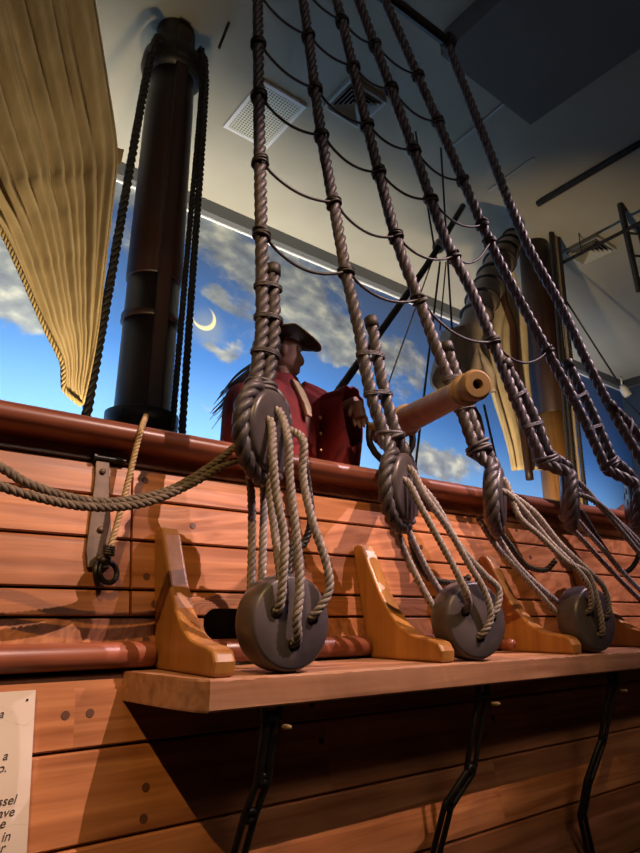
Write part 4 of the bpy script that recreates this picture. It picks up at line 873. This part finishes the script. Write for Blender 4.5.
limb([SL, EL, WL], [.058, .045, .030]); limb([SR, ER, WR], [.058, .045, .030])
pel = nb + V((0, 0, -.56))
for s in (-1, 1):
    hp_ = pel + bs * .09 * s
    limb([hp_, V((hp_.x + .01, hp_.y, 1.62)), V((hp_.x, hp_.y + .02, 1.22))], [.095, .062, .042])
    limb([V((hp_.x, hp_.y + .03, 1.20)), V((hp_.x, hp_.y, 1.19)) + bd * .10, V((hp_.x, hp_.y, 1.175)) + bd * .20], [.042, .04, .024])
def hand(w_, palm_dir, knuckle_side, down):
    pd = V(palm_dir).normalized(); ks = V(knuckle_side).normalized(); nn = pd.cross(ks).normalized()
    limb([w_, w_ + pd * .045, w_ + pd * .085], [.026, .034, .032], 12)
    for k, (ln, o_) in enumerate(((.066, -.033), (.076, -.012), (.070, .010), (.054, .031))):
        a = w_ + pd * .075 + ks * o_
        limb([a, a + pd * ln * .45 + nn * .004, a + pd * ln * .75 + nn * .018, a + pd * ln * .92 + nn * .034], [.0086, .0083, .0077, .0068], 8)
    a = w_ + pd * .025 - ks * .026
    limb([a, a + pd * .03 - ks * .02 + nn * .012, a + pd * .058 - ks * .024 + nn * .024], [.0125, .011, .0092], 8)
hand(WL, (.10, -.12, -1), (.75, -.6, 0), 1)
hand(WR, (.3, -.3, -1), (.7, .7, 0), 1)
body = obj('body', bm, 'skin', man, True)
rm = body.modifiers.new('r', 'REMESH'); rm.mode = 'VOXEL'; rm.voxel_size = .0042; rm.use_smooth_shade = True
sm = body.modifiers.new('s', 'SMOOTH'); sm.iterations = 2; sm.factor = .5
bake(body)
for s in (-1, 1):
    bm = bmesh.new(); bmesh.ops.create_uvsphere(bm, u_segments=14, v_segments=10, radius=.0115, matrix=Matrix.Translation(chin + fdir * .078 + sdir * s * .030 + V((0, 0, .118)))); e_ = obj('eye', bm, 'eyewhite', man, True)
    bm = bmesh.new(); bmesh.ops.create_uvsphere(bm, u_segments=10, v_segments=8, radius=.0055, matrix=Matrix.Translation(chin + fdir * .0858 + sdir * s * .030 + V((0, 0, .118)))); obj('pupil', bm, 'hair', e_, True)
# long hair down the back
bm = bmesh.new(); A_ = []
def loft(bm, secs, seg=28, cap=True):
    """secs: (centre, axisA vec, axisB vec)"""
    rings = []
    for c, a, b in secs: rings.append([bm.verts.new(V(c) + V(a) * cos(2 * pi * k / seg) + V(b) * sin(2 * pi * k / seg)) for k in range(seg)])
    for A, B in zip(rings, rings[1:]):
        for k in range(seg): bm.faces.new((A[k], A[(k + 1) % seg], B[(k + 1) % seg], B[k]))
    if cap: bm.faces.new(rings[0][::-1]); bm.faces.new(rings[-1])
    return rings
hc = chin - fdir * .045
loft(bm, [(hc + V((0, 0, .235)), fdir * .02, sdir * .02), (hc + V((0, 0, .21)), fdir * .07, sdir * .068), (hc + V((0, 0, .16)), fdir * .082, sdir * .086), (hc - fdir * .01 + V((0, 0, .08)), fdir * .066, sdir * .088),
          (hc - fdir * .035 + V((0, 0, .0)), fdir * .055, sdir * .085), (hc - fdir * .07 + V((0, 0, -.05)), fdir * .045, sdir * .07), (hc - fdir * .10 + V((0, 0, -.10)), fdir * .02, sdir * .03)], 36)
for k in range(40):       # wind-blown locks
    f = random.uniform(-1, 1); g_ = random.uniform(.5, .98); q = hc - fdir * .05 + sdir * f * .07 + V((0, 0, random.uniform(-.04, .06)))
    pts = [q, q - fdir * .07 * g_ + V((0, 0, -.05)), q - fdir * .15 * g_ + sdir * f * .02 + V((0, 0, -.12 + random.uniform(-.02, .02))), q - fdir * .24 * g_ + sdir * f * .03 + V((0, 0, -.25 * g_ + random.uniform(-.03, .03)))]
    pa = smooth_path(pts, .02); tube(bm, pa, [.011 * (1 - .9 * i / (len(pa) - 1)) for i in range(len(pa))], 6)
obj('hair', bm, 'hair', man, True)
# tricorn hat
hat = None
bm = bmesh.new(); hb = chin + V((0, 0, .150)) + fdir * .0; up_ = V((0, 0, 1)); tilt = .10
def hpnt(a, r, h): return hb + fdir * cos(a) * r + sdir * sin(a) * r + V((0, 0, h + cos(a) * r * tilt * -.6))
nseg = 72; rr_ = []
for q in range(7):
    f = q / 6; ring = []
    for k in range(nseg):
        a = 2 * pi * k / nseg; c3 = cos(3 * a); rim = .146 + .048 * c3
        upn = (1 - c3) / 2
        r = .090 + (rim - .090) * (f ** .9) * (1 - .25 * upn * f); h = .004 + .075 * upn * f ** 1.6 + .02 * (1 - upn) * f * f - .015 * f * (1 - upn)
        ring.append(bm.verts.new(hpnt(a, r, h)))
    rr_.append(ring)
for A, B in zip(rr_, rr_[1:]):
    for k in range(nseg): bm.faces.new((A[k], A[(k + 1) % nseg], B[(k + 1) % nseg], B[k]))
rimpts = [v.co.copy() for v in rr_[-1]]
hat = obj('tricorn_hat', bm, 'felt', man, True); so = hat.modifiers.new('s', 'SOLIDIFY'); so.thickness = .006
bm = bmesh.new(); pr = [(0, .096), (.03, .096), (.06, .090), (.076, .072), (.084, .035), (.086, .003)]
rings = [[bm.verts.new(hpnt(2 * pi * k / 36, r, h)) for k in range(36)] for h, r in pr]
for A, B in zip(rings, rings[1:]):
    for k in range(36): bm.faces.new((A[k], A[(k + 1) % 36], B[(k + 1) % 36], B[k]))
obj('hat_crown', bm, 'felt', hat, True)
bm = bmesh.new(); tube(bm, rimpts, .0048, 6, closed=True); obj('hat_braid', bm, 'gold', hat, True)
# coat
def folds(rings, amp, nf, z0=None):
    for i, ring in enumerate(rings):
        n = len(ring); c = sum((v.co for v in ring), V()) / n
        for k, v in enumerate(ring):
            d = (v.co - c); d.z = 0
            if d.length > 0: v.co += d.normalized() * amp * (i / max(1, len(rings) - 1)) * (sin(nf * 2 * pi * k / n + i * .15) + .5 * sin(nf * 1.7 * 2 * pi * k / n + 1))
bm = bmesh.new(); secs = []
for dz, ra, rb in ((.035, .075, .070), (.015, .115, .085), (-.02, .19, .115), (-.06, .235, .135), (-.12, .242, .150), (-.20, .235, .158), (-.30, .232, .160), (-.42, .245, .17), (-.55, .275, .19), (-.70, .31, .22), (-.90, .34, .25), (-1.0, .345, .255)):
    secs.append((nb + V((0, .01, dz)) - bs * (.03 + .03 * min(1, -dz * 4 + .2)), bs * ra * (1.2 if dz < -.03 else 1.05), bd * rb))
coat = obj('coat_body', (lambda: (folds(loft(bm, secs, 72, False), .022, 9), bm)[1])(), 'coat', man, True)
so = coat.modifiers.new('s', 'SOLIDIFY'); so.thickness = .008; ss = coat.modifiers.new('u', 'SUBSURF'); ss.levels = ss.render_levels = 1
def sleeve(pts, ra, nm, drop=0.):
    bm = bmesh.new(); pa = smooth_path(pts, .02); rs = interp(pts, ra); fr = frames(pa); rings = []; n = 48
    for i, (p, a, b) in enumerate(fr):
        ring = []; f = i / (len(fr) - 1)
        for k in range(n):
            an = 2 * pi * k / n; d = a * cos(an) + b * sin(an); r = rs[i] * (1 + .07 * sin(6 * an + i * .25) * (.3 + f) + .05 * sin(11 * an - i * .4))
            q = p + d * r
            if d.z < 0: q.z += d.z * drop * sin(pi * .5 * min(1, f * 1.7 + .1)) * (1 - .8 * f ** 6)
            ring.append(bm.verts.new(q))
        rings.append(ring)
    for A, B in zip(rings, rings[1:]):
        for k in range(n): bm.faces.new((A[k], A[(k + 1) % n], B[(k + 1) % n], B[k]))
    o = obj(nm, bm, 'coat', man, True); s = o.modifiers.new('s', 'SOLIDIFY'); s.thickness = .006; return o
WLc = WL.lerp(EL, .10) + V((0, 0, .01))
sleeve([SL + V((-.05, 0, .02)), SL.lerp(EL, .5) + V((0, 0, .02)), EL + V((.01, 0, .02)), WLc.lerp(EL, .5) + V((0, 0, .015)), WLc], [.085, .092, .088, .085, .080], 'coat_sleeve', .75)
sleeve([SR + V((.04, 0, .01)), SR.lerp(ER, .5), ER, WR.lerp(ER, .4), WR], [.085, .088, .080, .078, .076], 'coat_sleeve', .0)
# collar, waistcoat, cravat
bm = bmesh.new()
rg = loft(bm, [(nb + V((0, 0, -.005)), bs * .105, bd * .09), (nb + V((0, 0, .03)), bs * .092, bd * .082), (nb + V((0, 0, .065)), bs * .090, bd * .085), (nb + V((0, .0, .03)), bs * .115, bd * .10), (nb + V((0, 0, -.02)), bs * .135, bd * .115)], 40, False)
obj('coat_collar', bm, 'coat', man, True)
bm = bmesh.new(); fx = nb + bd * .150
extrude_poly(bm, [nb + bd * .085 - bs * .05 + V((0, 0, .03)), nb + bd * .085 + bs * .03 + V((0, 0, .03)), fx + bs * .02 + V((0, 0, -.10)), fx + bs * .01 + bd * .01 + V((0, 0, -.16)), fx - bs * .03 + bd * .01 + V((0, 0, -.16)), fx - bs * .04 + V((0, 0, -.10))], V((0, 0, 0)), bd * .022)
obj('shirt_front', bm, 'linen', man, bevel=.008)
bm = bmesh.new(); c_ = nb + V((-.0, 0, .055))
torus(bm, c_, V((0, 0, 1)) + bd * .3, .068, .016, 28, 10); obj('cravat', bm, 'linen', man, True)
for z in (-.14, -.22, -.30, -.38):
    obj('coat_button', LATHE([(0, .010), (.005, .009), (.008, .003)], nb + bd * (.172 - z * .02) + bs * .085 + V((0, 0, z)) - bs * .0, bd, 14), 'brass', man, True)
for s in (-1, 1):
    hp_ = pel + bs * .09 * s; bm = bmesh.new()
    tube(bm, smooth_path([hp_ + V((0, 0, .02)), V((hp_.x + .01, hp_.y, 1.62)), V((hp_.x, hp_.y + .01, 1.50))], .03), interp([hp_ + V((0, 0, .02)), V((hp_.x + .01, hp_.y, 1.62)), V((hp_.x, hp_.y + .01, 1.50))], [.115, .082, .075]) if False else .092, 18)
    obj('breeches_leg', bm, 'cloth', man, True)
    bm = bmesh.new(); q = V((hp_.x, hp_.y + .02, 1.2))
    loft(bm, [(V((q.x, q.y, 1.56)), bs * .085, bd * .085), (V((q.x, q.y, 1.35)), bs * .07, bd * .075), (V((q.x, q.y, 1.24)), bs * .055, bd * .06), (V((q.x, q.y, 1.20)) + bd * .06, bs * .055, bd * .13), (V((q.x, q.y, 1.151)) + bd * .06, bs * .055, bd * .14)], 24)
    obj('boot', bm, 'leather', man, True)
